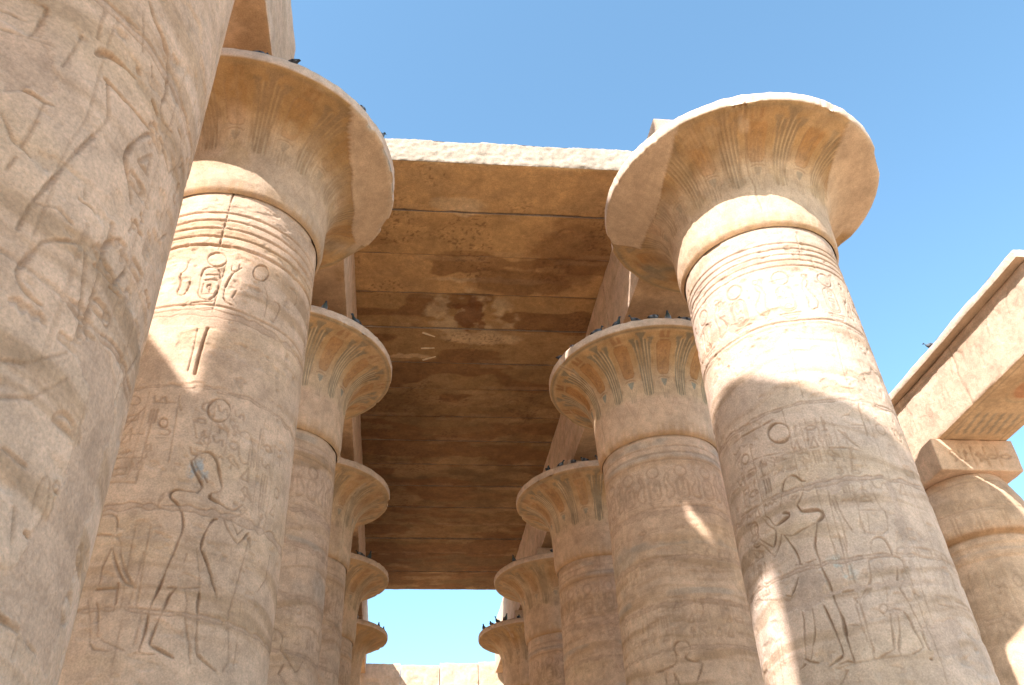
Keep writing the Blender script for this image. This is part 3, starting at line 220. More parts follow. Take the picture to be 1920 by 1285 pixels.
# ------------------------------------------------------------------ columns
RB, RC, ZC, AX, SP, Y1 = 1.05, .955, 8.72, 3.30, 4.949, 7.79
FAT = [0.]
def rsh(z): return RB+(RC-RB)*z/ZC+FAT[0]
STONE = np.array((.585, .412, .306)); TAN = (.455, .298, .195); PALE = (.63, .466, .362); MORT = (.50, .350, .262); DIRT = (.22, .125, .07); BLUE = (.31, .29, .26)
def angles(a0, a1, da, coarse=R(6)):
    f = np.arange(a0, a1, da); n = max(3, int((2*math.pi-(a1-a0))/coarse)); g = np.linspace(a1, a0+2*math.pi, n, endpoint=False)
    return np.concatenate([f, g])
JOINTS = {}
def shaft_mesh(key, cv, Y, a0, a1, res, seed, zmin, joints, zfine, tone, paint=None, zones=()):
    aa = angles(a0, a1, res/1.0); zf = np.arange(zmin, zfine, res); zf = np.concatenate([zf, np.arange(zfine, ZC+.02, .05)]) if zfine < 8 else zf; zz = np.concatenate([np.linspace(0, zmin, 6, endpoint=False), zf])
    A, Z = np.meshgrid(aa, zz); r = rsh(Z); sx, sy = np.sin(A), -np.cos(A)
    # drum joints: wobbly mortar bands, carved straight into the canvas fields
    H = cv.sample(cv.H, A, Z); D = cv.sample(cv.D, A, Z); P = cv.sample(cv.P, A, Z)
    X3, Y3 = sx+seed*7.1, sy
    er = .85+.4*sst(.3, .6, fbm(X3*2.6, Y3*2.6, Z*2.6, seed+2)); H = H*er; D = D*np.minimum(er, 1)*(.6+.8*fbm(X3*11, Y3*11, Z*11, seed+1, 2))
    for q, (zj, wj) in enumerate(joints):
        wob = zj+.05*(fbm(X3*2.2, Y3*2.2, 0, seed+q)-.5)+.035*(vn(X3*9, Y3*9, 1, seed+q)-.5)
        e = np.abs(Z-wob); wid = wj*.6*(.35+1.3*fbm(X3*3, Y3*3, 4, seed+40+q))+.05*wj/.06*(vn(X3*16, Y3*16, Z*9, seed)-.5)
        m = sst(wid+.012, wid, e)*(wid > .012); P = np.maximum(P, m); H = H*(1-m)-.004*m
        ln = np.clip(1-np.abs(e-np.maximum(wid, 0))/.012, 0, 1); D = np.maximum(D, ln*.55); H = H-ln*.006
    # vertical seams of each half drum
    zj = [0]+sorted(j for j, _ in joints)+[9.5]
    rnd = random.Random(seed*3+1)
    for lo, hi in zip(zj[:-1], zj[1:]):
        av = rnd.uniform(a0, a1); wob = av+.012*(fbm(0, 0, Z*2.5, seed+9)-.5)*4
        m = np.clip(1-np.abs(A-wob)/.009, 0, 1)*((Z > lo) & (Z < hi)); H = H-.007*m; D = np.maximum(D, .5*m)
    # worn surface
    und = (fbm(X3*1.6, Y3*1.6, Z*1.2, seed)-.5)*(.006 if key == 'L0' else .008)+(fbm(X3*7, Y3*7, Z*6, seed+3, 3)-.5)*.005*(1-P*.8)
    pit = np.clip(fbm(X3*13, Y3*13, Z*13, seed+6, 2)-.66, 0, 1)*.06*(1-P)*sst(.45, .6, fbm(X3*1.3, Y3*1.3, Z*.8, seed+8))
    chip = sst(.6, .72, fbm(X3*4.5, Y3*4.5, Z*7, seed+60, 3))*(1-P)*.010
    r = r+H+und-pit-chip
    V = np.stack([r*sx, r*sy, Z], -1)
    # colour of the stone itself: strata, mortar, dirt lodged in the cuts
    warp = 1.1*fbm(X3*.9, Y3*.9, Z*.5, seed+11)
    st = fbm(X3*.55, Y3*.55, (Z+warp*.5)*7.5, seed+20, 4)
    zone = sst(.42, .62, fbm(X3*.3, Y3*.3, Z*.75, seed+25, 2))
    for z0, z1 in zones: zone = np.maximum(zone, sst(z0-.15, z0+.1, Z)*sst(z1+.15, z1-.1, Z))
    C = np.ones(A.shape+(3,))*STONE*tone
    C = mixc(C, np.array(PALE)*tone, .5*sst(.45, .7, fbm(X3*1.1, Y3*1.1, Z*1.1, seed+31)))
    C = mixc(C, np.array(TAN)*tone, .75*zone*sst(.48, .68, st)); C = mixc(C, np.array((.42, .285, .19))*tone, .55*zone*sst(.60, .70, st))
    C = mixc(C, np.array((.57, .40, .27))*tone, .5*sst(.5, .7, fbm(X3*.8, Y3*.8, Z*2.2, seed+33)))
    if paint is not None: C = paint(C, A, Z, X3, Y3, P)
    C = mixc(C, np.array(MORT)*tone, .8*P); C = mixc(C, DIRT, np.clip(D, 0, 1)*.62)
    C = mixc(C, (.36, .25, .17), np.clip(pit*40+chip*18, 0, .5))
    n, m = A.shape
    return quads_mesh(key+'_shaft', V, gridf(n, m, 0, True), C, M_STONE)

HT = [0, .04, .12, .3, .5, .65, .78, .88, .95, 1]
HD = [.015, .05, .07, .07, .08, .11, .19, .33, .52, None]
def bell_mesh(key, Y, a0, a1, Rr, z1, seed, faded, rest=None, res=.016, rim_t=.17, paintk=1.0, broken=None):
    z0 = ZC-.005; hh = np.concatenate([np.linspace(0, .12, 10, endpoint=False), np.linspace(.12, 1, int(2.1/res))])
    rr = np.interp(hh, HT, [RC+FAT[0]+x if x is not None else Rr for x in HD])
    # smooth the profile
    k = 9; rp = np.convolve(np.pad(rr, k//2, 'edge'), np.ones(k)/k, 'valid'); rp[:6] = rr[:6]; rp[-3:] = rr[-3:]; rr = rp
    zz = z0+(z1-z0)*hh
    s = np.concatenate([[0], np.cumsum(np.hypot(np.diff(rr), np.diff(zz)))]); T = s/s[-1]
    nb = len(rr)
    # rim and top
    rimz = np.array([.02, .05, .08, .11, .14, rim_t-.01, rim_t, rim_t, rim_t]); rimr = np.array([.012, .016, .016, .016, .014, .0, -.03, -.5, -Rr+.3])
    rr2 = np.concatenate([rr, Rr+rimr]); zz2 = np.concatenate([zz, z1+rimz]); T2 = np.concatenate([T, 1+np.arange(1, 10)*.01])
    aa = angles(a0, a1, res/1.25); A, _ = np.meshgrid(aa, rr2); Rm = np.repeat(rr2[:, None], len(aa), 1); Zm = np.repeat(zz2[:, None], len(aa), 1); Tm = np.repeat(T2[:, None], len(aa), 1)
    sx, sy = np.sin(A), -np.cos(A); X3, Y3 = sx*Rm, sy*Rm
    isr = (Tm > 1.0)
    # painted papyrus pattern, 12 repeats: phi is metres-like across one repeat
    per = 2*math.pi/12; ph = ((A+seed*.13)/per) % 1-.5; q = np.abs(ph)                # 0 = middle of the cartouche, .5 = middle of the stems
    wob = (fbm(X3*5, Y3*5, Zm*5, seed)-.5)*.03; t = Tm+wob*.5; ph = ph+wob*.4; q = np.abs(ph); e = .5-q
    OCH = (.44, .265, .12); ORG = (.40, .20, .075); CRM = (.53, .37, .235); GRN = (.205, .175, .12); BRN = (.235, .115, .05)
    K = lambda a, b, v, w=.008: sst(a-w, a+w, v)*sst(b+w, b-w, v)
    C = np.ones(A.shape+(3,))*np.array(STONE)*np.array((1.0, .96, .90))
    up_ = sst(.32, .42, t); C = mixc(C, CRM, up_*.9); C = mixc(C, OCH, .95*sst(.45, .72, t))
    G = np.zeros(A.shape)
    # pointed sepals at the foot
    sep = np.abs(((ph*2) % 1)-.5)*2; edge = .17+.19*(1-sep); ln = np.clip(1-np.abs(t-edge)/.012, 0, 1)*(t < .38); C = mixc(C, (.42, .22, .14), ln*.55); G += ln*.3
    ln = np.clip(1-np.abs(t-edge*.82)/.010, 0, 1)*(t < .33); C = mixc(C, (.42, .22, .14), ln*.35)
    # stems: grey-green and cream stripes spreading like a fan
    fan = .55+.55*t; u = e/fan
    for c0, w0 in ((0.0, .023), (.082, .021), (.16, .018)):
        m = sst(w0+.012, w0, np.abs(u-c0))*K(.37+.1*c0, .90-.3*c0, t); C = mixc(C, GRN, m*.92); G += m*.35
        m2 = np.clip(1-np.abs(np.abs(u-c0)-.041)/.013, 0, 1)*K(.37, .9-.3*c0, t); C = mixc(C, (.62, .45, .28), m2*.75); G -= m2*.25; G += .5*np.clip(1-np.abs(np.abs(u-c0)-w0-.006)/.008, 0, 1)*K(.37, .9-.3*c0, t)
    for c0 in (.205, .235): m = np.clip(1-np.abs(u-c0)/.009, 0, 1)*K(.40, .80, t); C = mixc(C, (.30, .17, .08), m*.6); G += m*.5
    # papyrus umbels at the rim
    for c0, ts, te, sp in ((0.0, .85, .955, .115), (.20, .81, .90, .075)):
        w_ = sp*np.clip((t-ts)/(te-ts), 0, 1)**1.3; m = sst(w_+.012, w_, np.abs(u*fan-c0))*K(ts, te, t, .006); C = mixc(C, GRN, m*.9); G += m*.3
    # cartouche, its crown and the small flower below it
    cw, c1, c2 = .165, .560, .855; dx = np.maximum(q-cw+.09, 0)/.09; dt = np.maximum(np.abs(t-(c1+c2)/2)-(c2-c1)/2+.055, 0)/.055; rd = np.hypot(dx, dt)
    m = sst(1.08, .95, rd); C = mixc(C, ORG, m*.95); ol = np.clip(1-np.abs(rd-1.0)/.13, 0, 1); C = mixc(C, BRN, ol*.8); G += ol*.5
    inner = m*(rd < .3)*sst(.50, .62, vn(ph*38, t*46, np.floor((A+seed*.13)/per), seed+4)); C = mixc(C, BRN, inner*.5); G += inner*.25
    m = sst(.13, .10, q)*K(.875, .955, t, .006)*sst(.3, .5, vn(ph*20, t*30, 0, seed)); C = mixc(C, (.30, .14, .06), m*.8)
    m = sst(.17, .16, q)*np.clip(1-np.abs(t-(.540-.5*q*q))/.008, 0, 1); C = mixc(C, BRN, m*.8); G += m*.6
    w_ = .085*np.clip((t-.455)/.055, 0, 1)**.7; m = sst(w_+.01, w_, q)*K(.455, .522, t, .005); C = mixc(C, (.22, .235, .20), m*.95); G += m*.3
    for c0 in (.0, .07, .12):
        m = sst(.016, .008, np.abs(q-c0*(.6+8*np.clip(t-.38, 0, .08))))*K(.33, .46, t); C = mixc(C, (.36, .26, .18), m*.6); G += m*.3
    m = K(.966, .992, t, .004); C = mixc(C, GRN, m*.75)
    C = mixc(C, (.60, .42, .24), .5*np.clip(1-np.abs(t-.962)/.006, 0, 1))
    fade = (1-.75*sst(.75, 1.0, Y3)*(rest is not None))*np.clip(faded+(fbm(X3*1.5, Y3*1.5, Zm*1.5, seed+70)-.5)*(.7 if faded > .5 else .35), 0, .96); fade = fade[..., None]
    base = np.ones(A.shape+(3,))*np.array((.55, .395, .28))*(.86 if key == 'L1' else .94 if key == 'R1' else 1); base = mixc(base, (.33, .19, .08), .95*sst(.52, .74, t+.35*(fbm(X3*1.6, Y3*1.6, Zm, seed+80)-.5))*min(1, faded*1.5))
    C = C*(1-fade)+base*fade; C = mixc(C, (.30, .19, .10), .5*faded*sst(.45, .7, vn(A*38, Tm*1.2, 0, seed+83))*sst(.3, .55, Tm)*sst(.4, .6, fbm(X3*1.5, Y3*1.5, 0, seed+84)))
    C = C*(.86+.28*fbm(X3*6, Y3*6, Zm*6, seed+81, 4))[..., None]
    fl = np.clip(1-np.abs(((A*26/(1.0)+.6*fbm(X3*2, Y3*2, 0, seed+85)) % 1)-.5)/.16, 0, 1)*sst(.30, .42, Tm)*sst(.2, .5, fbm(X3*1.3, Y3*1.3, Zm, seed+86))*faded
    C = mixc(C, (.30, .19, .11), fl*.5); C = mixc(C, (.30, .19, .11), np.clip(G*1.6, 0, 1)*.85*faded); G = G+fl*1.2
    # brown band in the undercut, streaky stain just above it
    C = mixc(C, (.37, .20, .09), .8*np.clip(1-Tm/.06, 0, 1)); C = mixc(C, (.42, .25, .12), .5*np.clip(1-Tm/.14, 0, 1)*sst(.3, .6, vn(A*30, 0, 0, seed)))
    for q_ in range(2):
        aj = (seed*1.7+q_*2.6) % (2*math.pi)-math.pi if seed != 68 or q_ else R(-17); dj = np.abs(np.angle(np.exp(1j*(A-aj+.02*(fbm(0, 0, Zm*6, seed+q_)-.5)*4))))*Rm
        sj = np.clip(1-dj/.014, 0, 1)*sst(.10, .16, Tm+.0*A); G = G+sj*1.1; C = mixc(C, (.24, .14, .08), sj*.6); C = mixc(C, (.60, .45, .32), .4*sst(.09, .03, dj)*(1-sj)*sst(.4, .6, fbm(X3*4, Y3*4, Zm*4, seed+q_)))
    disp = -G*.012+(fbm(X3*3, Y3*3, Zm*3, seed+90)-.5)*.02+(fbm(X3*13, Y3*13, Zm*13, seed+91)-.5)*.008
    # broken patches of the old surface
    brk = sst(.60, .68, fbm(X3*1.9, Y3*1.9, Zm*1.9, seed+92, 4))*sst(.15, .3, Tm)*faded; disp = disp-brk*.014; C = mixc(C, (.46, .32, .19), brk*.6)
    if rest is not None:
        xr, yr = X3, Y3; wv = (fbm(Y3*3, Zm*3, 0, seed+95)-.5)*.10
        m = np.zeros(A.shape)
        for (sgn, xc, ymx) in rest:
            mm = sst(0, .012, sgn*(xr+wv)-xc)*sst(ymx+.01, ymx, yr+wv*2); m = np.maximum(m, mm)
        m = np.where(isr, 0, m)
        C = mixc(C, (.49, .345, .235), m); disp = disp*(1-m)+.010*m
        seam = np.clip(1-np.abs(m-.5)*2.2, 0, 1)*(Tm < 1); C = mixc(C, (.26, .15, .08), seam*.8); disp = disp-seam*.012
    # rim: rough and paler, chipped along its lower arris
    rimn = (fbm(X3*9, Y3*9, Zm*9, seed+100, 4)-.5)
    C = np.where(isr[..., None], np.array((.58, .43, .335))*(.82+.36*fbm(X3*12, Y3*12, Zm*25, seed+101, 3))[..., None], C)
    lip = sst(.975, 1.0, Tm)*sst(1.065, 1.03, Tm)
    chipr = sst(.60, .72, fbm(A*6, 0, 0, seed+102, 4))*lip*.03
    disp = np.where(isr, rimn*.02, disp*(1-.7*sst(.97, 1., Tm)))-chipr
    if broken is not None:
        ba, bw, br_ = broken; da = np.angle(np.exp(1j*(A-ba))); disp = disp-sst(bw, bw*.8, np.abs(da))*0
    Rm2 = Rm+disp*np.where(isr, 1, .6); Zm2 = Zm-np.where(isr, 0, 1)*disp*.8*sst(.5, .9, Tm)+np.where(Tm > 1.055, rimn*.02, 0)
    if broken is not None:       # unseen rim and bell cut back on one side to let sun past
        Rm2 = np.where(sst(broken[1], broken[1]*.8, np.abs(da)) > .5, np.minimum(Rm2, broken[2]+.05*fbm(X3*3, Y3*3, Zm*3, seed+110)), Rm2)
    V = np.stack([Rm2*sx, Rm2*sy, Zm2], -1); n, m_ = A.shape
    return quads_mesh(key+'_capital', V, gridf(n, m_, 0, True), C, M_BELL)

# ------------------------------------------------------------------ masonry blocks: six fine grids, worn arrises
def block_mesh(key, x0, x1, y0, y1, z0, z1, res, seed, mat, wear=.03, rough=.006, tone=(1, 1, 1), cfun=None, faces='xXyYzZ', canv=None, rface=None, coarse=None):
    Vs, Fs, Cs = [], [], []; off = 0; lo = np.array((x0, y0, z0), float); hi = np.array((x1, y1, z1), float)
    for ax in range(3):
        for sg in (0, 1):
            nm = 'xyz'[ax] if sg == 0 else 'XYZ'[ax]
            b, c = [q for q in range(3) if q != ax]
            rs = res if nm in faces else (coarse or res*6)
            nb_ = max(2, int(math.ceil((hi[b]-lo[b])/rs))+1); nc = max(2, int(math.ceil((hi[c]-lo[c])/rs))+1)
            ub, uc = np.linspace(lo[b], hi[b], nb_), np.linspace(lo[c], hi[c], nc)
            Bq, Cq = np.meshgrid(ub, uc, indexing='ij'); P = np.zeros(Bq.shape+(3,)); P[..., b] = Bq; P[..., c] = Cq; P[..., ax] = (hi if sg else lo)[ax]
            N = np.zeros(3); N[ax] = 1 if sg else -1
            px, py, pz = P[..., 0]+seed*3.3, P[..., 1], P[..., 2]
            w = wear*(.25+1.5*fbm(px*2.2, py*2.2, pz*2.2, seed, 4)**2*2)
            w = np.minimum(w, (hi-lo).min()*.45)[..., None]
            inner = np.clip(P, lo+w, hi-w); d = P-inner; ln = np.linalg.norm(d, axis=-1, keepdims=True); Pn = inner+d/np.maximum(ln, 1e-6)*np.minimum(ln, w)
            cn = (lo+hi)/2; dirv = Pn-np.clip(Pn, lo+.12, hi-.12); dl = np.linalg.norm(dirv, axis=-1, keepdims=True); dirv = dirv/np.maximum(dl, 1e-6)
            disp = (fbm(px*1.7, py*1.7, pz*1.7, seed+1, 3)-.5)*rough*3+(fbm(px*9, py*9, pz*9, seed+2, 3)-.5)*rough*1.6
            if rface and nm in rface: disp = disp+(fbm(px*14, py*14, pz*14, seed+3, 3)-.5)*rface[nm]*sst(0, .04, np.minimum.reduce([P[..., b]-lo[b], hi[b]-P[..., b], P[..., c]-lo[c]+.03, hi[c]-P[..., c]+.03]))
            Pn = Pn+dirv*disp[..., None]
            col = np.ones(P.shape)*STONE*np.array(tone)
            col = mixc(col, np.array(PALE)*tone, .5*sst(.45, .65, fbm(px*.9, py*.9, pz*1.5, seed+5))); col = mixc(col, np.array(TAN)*tone, .45*sst(.5, .7, fbm(px*.7, py*.7, pz*4, seed+6, 4)))
            if canv and nm in canv:
                cv = canv[nm]; hgt = cv.sample(cv.H, P[..., b], P[..., c]); dd = cv.sample(cv.D, P[..., b], P[..., c]); Pn = Pn+N*hgt[..., None]; col = mixc(col, DIRT, np.clip(dd, 0, 1)*.5)
            if cfun: col = cfun(col, P, nm)
            m, n = Bq.shape; flip = (ax in (0, 2)) != bool(sg)
            Fs.append(gridf(m, n, off, False, not ((ax == 1) != bool(sg)) if False else flip)); Vs.append(Pn.reshape(-1, 3)); Cs.append(col.reshape(-1, 3)); off += m*n
    V = np.concatenate(Vs); Fq = np.concatenate(Fs); C = np.concatenate(Cs)
    return quads_mesh(key, V, Fq, C, mat)
def block(name, parent, *a, **k):
    loc = np.array(((a[0]+a[1])/2, (a[2]+a[3])/2, a[4])); me = block_mesh(name, *a, **k)
    pl = np.array(parent.location) if parent else np.zeros(3)
    co = np.empty(len(me.vertices)*3, np.float32); me.vertices.foreach_get('co', co); co = co.reshape(-1, 3)-loc; me.vertices.foreach_set('co', co.astype(np.float32).ravel()); me.update()
    return mesh_obj(name, me, parent, tuple(loc-pl))

# ------------------------------------------------------------------ the ground
def ground():
    xs = np.sign(np.linspace(-1, 1, 121))*np.abs(np.linspace(-1, 1, 121))**4*2500; X, Yg = np.meshgrid(xs, xs)
    Z = (fbm(X*.15, Yg*.15, 0, 3)-.5)*.12*sst(12, 60, np.hypot(X, Yg-15)); V = np.stack([X, Yg, Z], -1)
    C = np.ones(X.shape+(3,))*np.array((.58, .44, .305)); C = mixc(C, (.50, .37, .25), sst(.4, .6, fbm(X*.3, Yg*.3, 0, 5)))
    o = mesh_obj('ground', quads_mesh('ground', V, gridf(121, 121), C, M_ROUGH)); tag(o, 'dry sandy ground under the temple hall', None, None, 'structure')
ground()

# ------------------------------------------------------------------ build the twelve nave columns
def ring_lines(cv, zs, w=.016, d=.012):
    for z in zs: cv.line([(x, z+.004*math.sin(x*5)) for x in np.linspace(-3.14, 3.14, 60)], w, d, .45)
def build_cv(key, seed):
    near = key in ('L0', 'L1', 'R1'); cv = Canvas(2*math.pi, 9.0, .006 if near else .0085, True, -math.pi, 0.); rnd = random.Random(seed)
    if key == 'R1':
        ring_lines(cv, (8.45, 8.36, 8.27, 8.18, 8.09)); top, bot = 8.0, 7.30; n = 11
    elif key == 'L1':
        ring_lines(cv, (8.42, 8.30, 8.18, 8.06), .02, .016); ring_lines(cv, (7.93,), .026, .02); top, bot = 7.85, 7.12; n = 10
    else:
        ring_lines(cv, (8.52, 8.40, 8.27)); top, bot = 8.15, 7.45; n = 14
    off = {'R1': -.29, 'L1': 0.0}.get(key, rnd.uniform(0, .4))
    for i in range(n):
        c = -math.pi+(i+.5)*2*math.pi/n+off; c = (c+math.pi) % (2*math.pi)-math.pi
        if key == 'L1' and -.62 < c < 1.15: continue
        cartouche(cv, c, top, top-bot, rnd, .016 if near else .02, .009 if near else .010)
        serpent(cv, c+math.pi/n, top-.08, (top-bot)*.8, 1 if i % 2 else -1, .014 if near else .019, .008 if near else .009)
    cv.line([(x, bot-.02+.01*math.sin(x*7)) for x in np.linspace(-3.14, 3.14, 80)], .018, .012)
    def G(x0, x1, z0, z1, s, sd, **k): glyph_block(cv, x0, x1, z0, z1, s, sd, **k)
    if key == 'R1':
        G(R(-85), R(-55), 5.15, 5.95, .17, 5, d=.009); G(R(-40), R(-4), 5.5, 6.0, .15, 6, d=.007); G(R(-80), R(-30), 5.45, 5.75, .13, 7, cols=False, d=.006); G(R(-86), R(-70), 4.4, 5.1, .14, 8); G(R(-4), R(40), 4.0, 6.0, .22, 9, fill=.4, d=.004); G(R(-22), R(-4), 5.0, 5.45, .14, 12, d=.006)
    elif key == 'L1':
        G(R(-50), R(-2), 5.15, 6.05, .17, 15, d=.007); G(R(12), R(40), 5.35, 6.0, .15, 16, d=.008); G(R(40), R(75), 4.9, 6.0, .17, 17, d=.007, fill=.7); G(R(-4), R(12), 4.85, 5.2, .15, 18, fill=.6, d=.005); G(R(-60), R(-30), 3.5, 5.0, .2, 19, fill=.5)
    elif key == 'L0':
        G(R(70), R(100), 2.4, 5.2, .16, 20, fill=.35, w=.014, d=.009); G(R(20), R(50), 2.2, 3.2, .17, 21, fill=.55, w=.014, d=.008); G(R(55), R(75), 3.2, 3.9, .13, 22, fill=.4, w=.014, d=.009)
    else:
        z = 7.2
        G(-math.pi, math.pi, 6.95, 7.2, .2, seed+1, fill=.6, cols=False, d=.006)
        G(-math.pi, math.pi, 5.35, 5.95, .18, seed+2, fill=.85, w=.014, d=.010)
        G(-math.pi, math.pi, 6.3, 6.75, .22, seed+4, fill=.3, d=.007)
        if key not in TR:   # a standing figure, head and shoulders up, facing the nave
            c = .9 if key[0] == 'L' else -.9
            cv.line([(c+x, 5.2+z) for x, z in [(-.35, -.55), (-.3, -.25), (-.12, -.2), (-.14, -.02), (-.1, .12), (.0, .17), (.1, .1), (.12, -.04), (.06, -.18), (.25, -.26), (.4, -.5), (.5, -.3)]], .022, .016)
            cv.line([(c+x, 5.2+z) for x, z in [(-.2, -.5), (-.17, -1.0), (-.28, -1.5)]], .022, .016); cv.line([(c+x, 5.2+z) for x, z in [(.15, -.45), (.12, -.9), (.3, -1.4)]], .022, .016)
    WD = {1: (.0095, .006), 2: (.011, .011), 3: (.0130, .019), 4: (.019, .026), 5: (.028, .032)}
    for l in TR.get(key, []):
        w, d = WD[l[0]]
        if key == 'L0': w *= .75; d *= .55
        elif l[0] == 5: w, d = .018, .022
        pts = [(R(a), z) for a, z in l[1:]]
        for _ in range(1 if len(pts) > 3 else 0):      # round the traced corners (Chaikin)
            q = [pts[0]]
            for p0_, p1_ in zip(pts[:-1], pts[1:]): q += [(p0_[0]*.75+p1_[0]*.25, p0_[1]*.75+p1_[1]*.25), (p0_[0]*.25+p1_[0]*.75, p0_[1]*.25+p1_[1]*.75)]
            pts = q+[pts[-1]]
        cv.line(pts, w, d*1.1, .82 if l[0] > 2 else .68 if l[0] > 1 else .5, True)
    for k, pl in enumerate(PATCH.get(key, [])):
        if len(pl) > 2: cv.poly([(R(a), z) for a, z in pl], .02, seed+k)
    return cv
def band_paint(seed, near):
    def f(C, A, Z, X, Y, P):
        if not near:
            for z0, z1 in ((8.30, 8.42), (8.55, 8.66), (6.80, 6.92), (6.02, 6.10)):
                m = sst(z0-.02, z0+.01, Z)*sst(z1+.02, z1-.01, Z)*sst(.42, .6, fbm(X*2.2, Y*2.2, Z*3, seed+55)); C = mixc(C, BLUE, .4*m)
            m = sst(.62, .72, fbm(X*1.4, Y*1.4, Z*1.6, seed+58))*sst(5.9, 6.3, Z)*sst(7.2, 6.8, Z); C = mixc(C, BLUE, .35*m)
            m = sst(8.12, 8.24, Z)*sst(8.36, 8.3, Z); C = mixc(C, (.47, .28, .15), .4*m)
        return C
    return f
def paint_L1(C, A, Z, X, Y, P):
    d = np.hypot((A-R(14.5))*1.0, (Z-5.02)*1.0); m = sst(.13, .05, np.hypot((A-R(20)), (Z-5.26)*.8))*sst(.3, .6, fbm(A*20, Z*20, 0, 2)); return mixc(C, (.28, .34, .38), .7*m)
def paint_R1(C, A, Z, X, Y, P):
    m = sst(.22, .08, np.hypot(A-R(-33), (Z-4.42)))*sst(.45, .65, fbm(A*14, Z*14, 0, 2)); return mixc(C, (.36, .44, .44), .5*m)
ORD = ['first', 'second', 'third', 'fourth', 'fifth', 'sixth']
DESC = {'L0': 'huge nearest sandstone column at the left edge with a large carved figure', 'L1': 'second column of the left row with a carved striding king and a wide plain-edged disc capital',
 'L2': 'third column of the left row with an orange and green painted papyrus capital', 'L3': 'fourth column of the left row, painted capital just beyond the third', 'L4': 'fifth column of the left row with pigeons above its shaded capital', 'L5': 'farthest left column, its small capital standing against the pale sky',
 'R0': 'nearest column of the right row, beside the viewer and outside the picture', 'R1': 'large sunlit column of the right row with white disc rim and carved king offering', 'R2': 'second column of the right row with bright painted cartouches and many pigeons on its rim',
 'R3': 'third column of the right row, painted capital with blue bands under it', 'R4': 'fourth column of the right row, capital touching the end of the ceiling', 'R5': 'farthest right column, small dark capital against the sky with a file of pigeons'}
COLS = {}
def nave_column(key):
    side, i = key[0], int(key[1]); X = -AX if side == 'L' else AX; Y = Y1+(i-1)*SP; seed = 11+i*7+(50 if side == 'R' else 0)
    near = key in ('L0', 'L1', 'R1'); z1 = 9.975 if i < 2 else 10.4; Rr = 1.845 if i < 2 else 1.825
    root = empty('papyrus_column', (X, Y, 0)); tag(root, DESC[key], 'column', 'columns of the central nave'); COLS[key] = (X, Y, z1+.17, Rr)
    rnd = random.Random(seed); FAT[0] = .055 if key == 'R2' else .03 if i >= 2 else 0.
    jt = {'R1': [(7.22, .012), (6.22, .02), (5.30, .03), (4.52, .02), (3.2, .03)], 'L1': [(7.0, .05), (6.12, .02), (4.9, .05), (4.0, .02), (3.3, .02)], 'L0': [(5.0, .03), (3.55, .02)]}.get(key,
         [(7.38+rnd.uniform(-.1, .1), .07), (6.62+rnd.uniform(-.2, .2), .045), (5.98+rnd.uniform(-.1, .1), .05), (5.25, .03), (4.4, .04)])
    if side == 'L': a0, a1 = R(-48), R(128)
    else: a0, a1 = R(-128), R(52)
    zmin = {'L0': 1.9, 'L1': 2.9, 'R1': 2.9}.get(key, 3.9 if i == 2 else 4.6); res = {'L0': .0065, 'L1': .008, 'R1': .008}.get(key, .018 if i == 2 else .026)
    if key == 'R0': a0, a1, res = R(-100), R(20), .06
    pf = {'L1': paint_L1, 'R1': paint_R1}.get(key, band_paint(seed, near))
    tone = np.array({'L0': (1.06, 1.0, .96), 'R1': (.93, .955, 1.01), 'L1': (.99, .96, .92)}.get(key, (.95, .92, .88)))
    cv = build_cv(key, seed)
    mesh_obj('shaft', shaft_mesh(key, cv, Y, a0, a1, res, seed, zmin, jt, 5.7 if key == 'L0' else ZC+.02, tone, pf, {'R1': [(4.9, 6.2)], 'L1': [(3.9, 5.1)], 'L0': []}.get(key, [(4.5, 7.2)])), root)
    rest = {'R1': [(-1, 1.25, .72), (1, .86, .35)], 'L1': [(1, 1.30, 1.12)]}.get(key)
    faded = {'R1': .62, 'L1': .72, 'L0': .8, 'R0': .7, 'L2': .22, 'R2': .12, 'R3': .26, 'L3': .38, 'R4': .45, 'L4': .4, 'R5': .6, 'L5': .65}[key]
    br = (.016 if i < 3 else .024) if key != 'R0' else .06
    mesh_obj('capital', bell_mesh(key, Y, a0, a1, Rr, z1, seed, faded, rest, br, broken=((R(50), R(85), .90) if key == 'L0' else None)), root)
    ah = .58 if key == 'L0' else .72
    ab = block('abacus', root, X-ah, X+ah, Y-ah, Y+ah, z1+.165, 11.145, .08, seed, M_STONE, wear=.03)
    bm = block_mesh('b', -1.6, 1.6, -1.6, 1.6, 0, .35, .2, seed, M_ROUGH)
    # low round plinth
    t = np.linspace(0, 2*math.pi, 72, endpoint=False); pr = [(0.9, .42), (1.45, .42), (1.56, .36), (1.6, .25), (1.6, 0)]
    V = np.array([[(r*math.cos(q), r*math.sin(q), z) for q in t] for r, z in pr]); bpy.data.meshes.remove(bm)
    mesh_obj('plinth', quads_mesh('plinth', V, gridf(5, 72, 0, True, True), np.ones((5*72, 3))*STONE, M_ROUGH), root)
    return root
for key in ('L0', 'L1', 'R1', 'L2', 'R2', 'L3', 'R3', 'L4', 'R4', 'L5', 'R5'): nave_column(key)

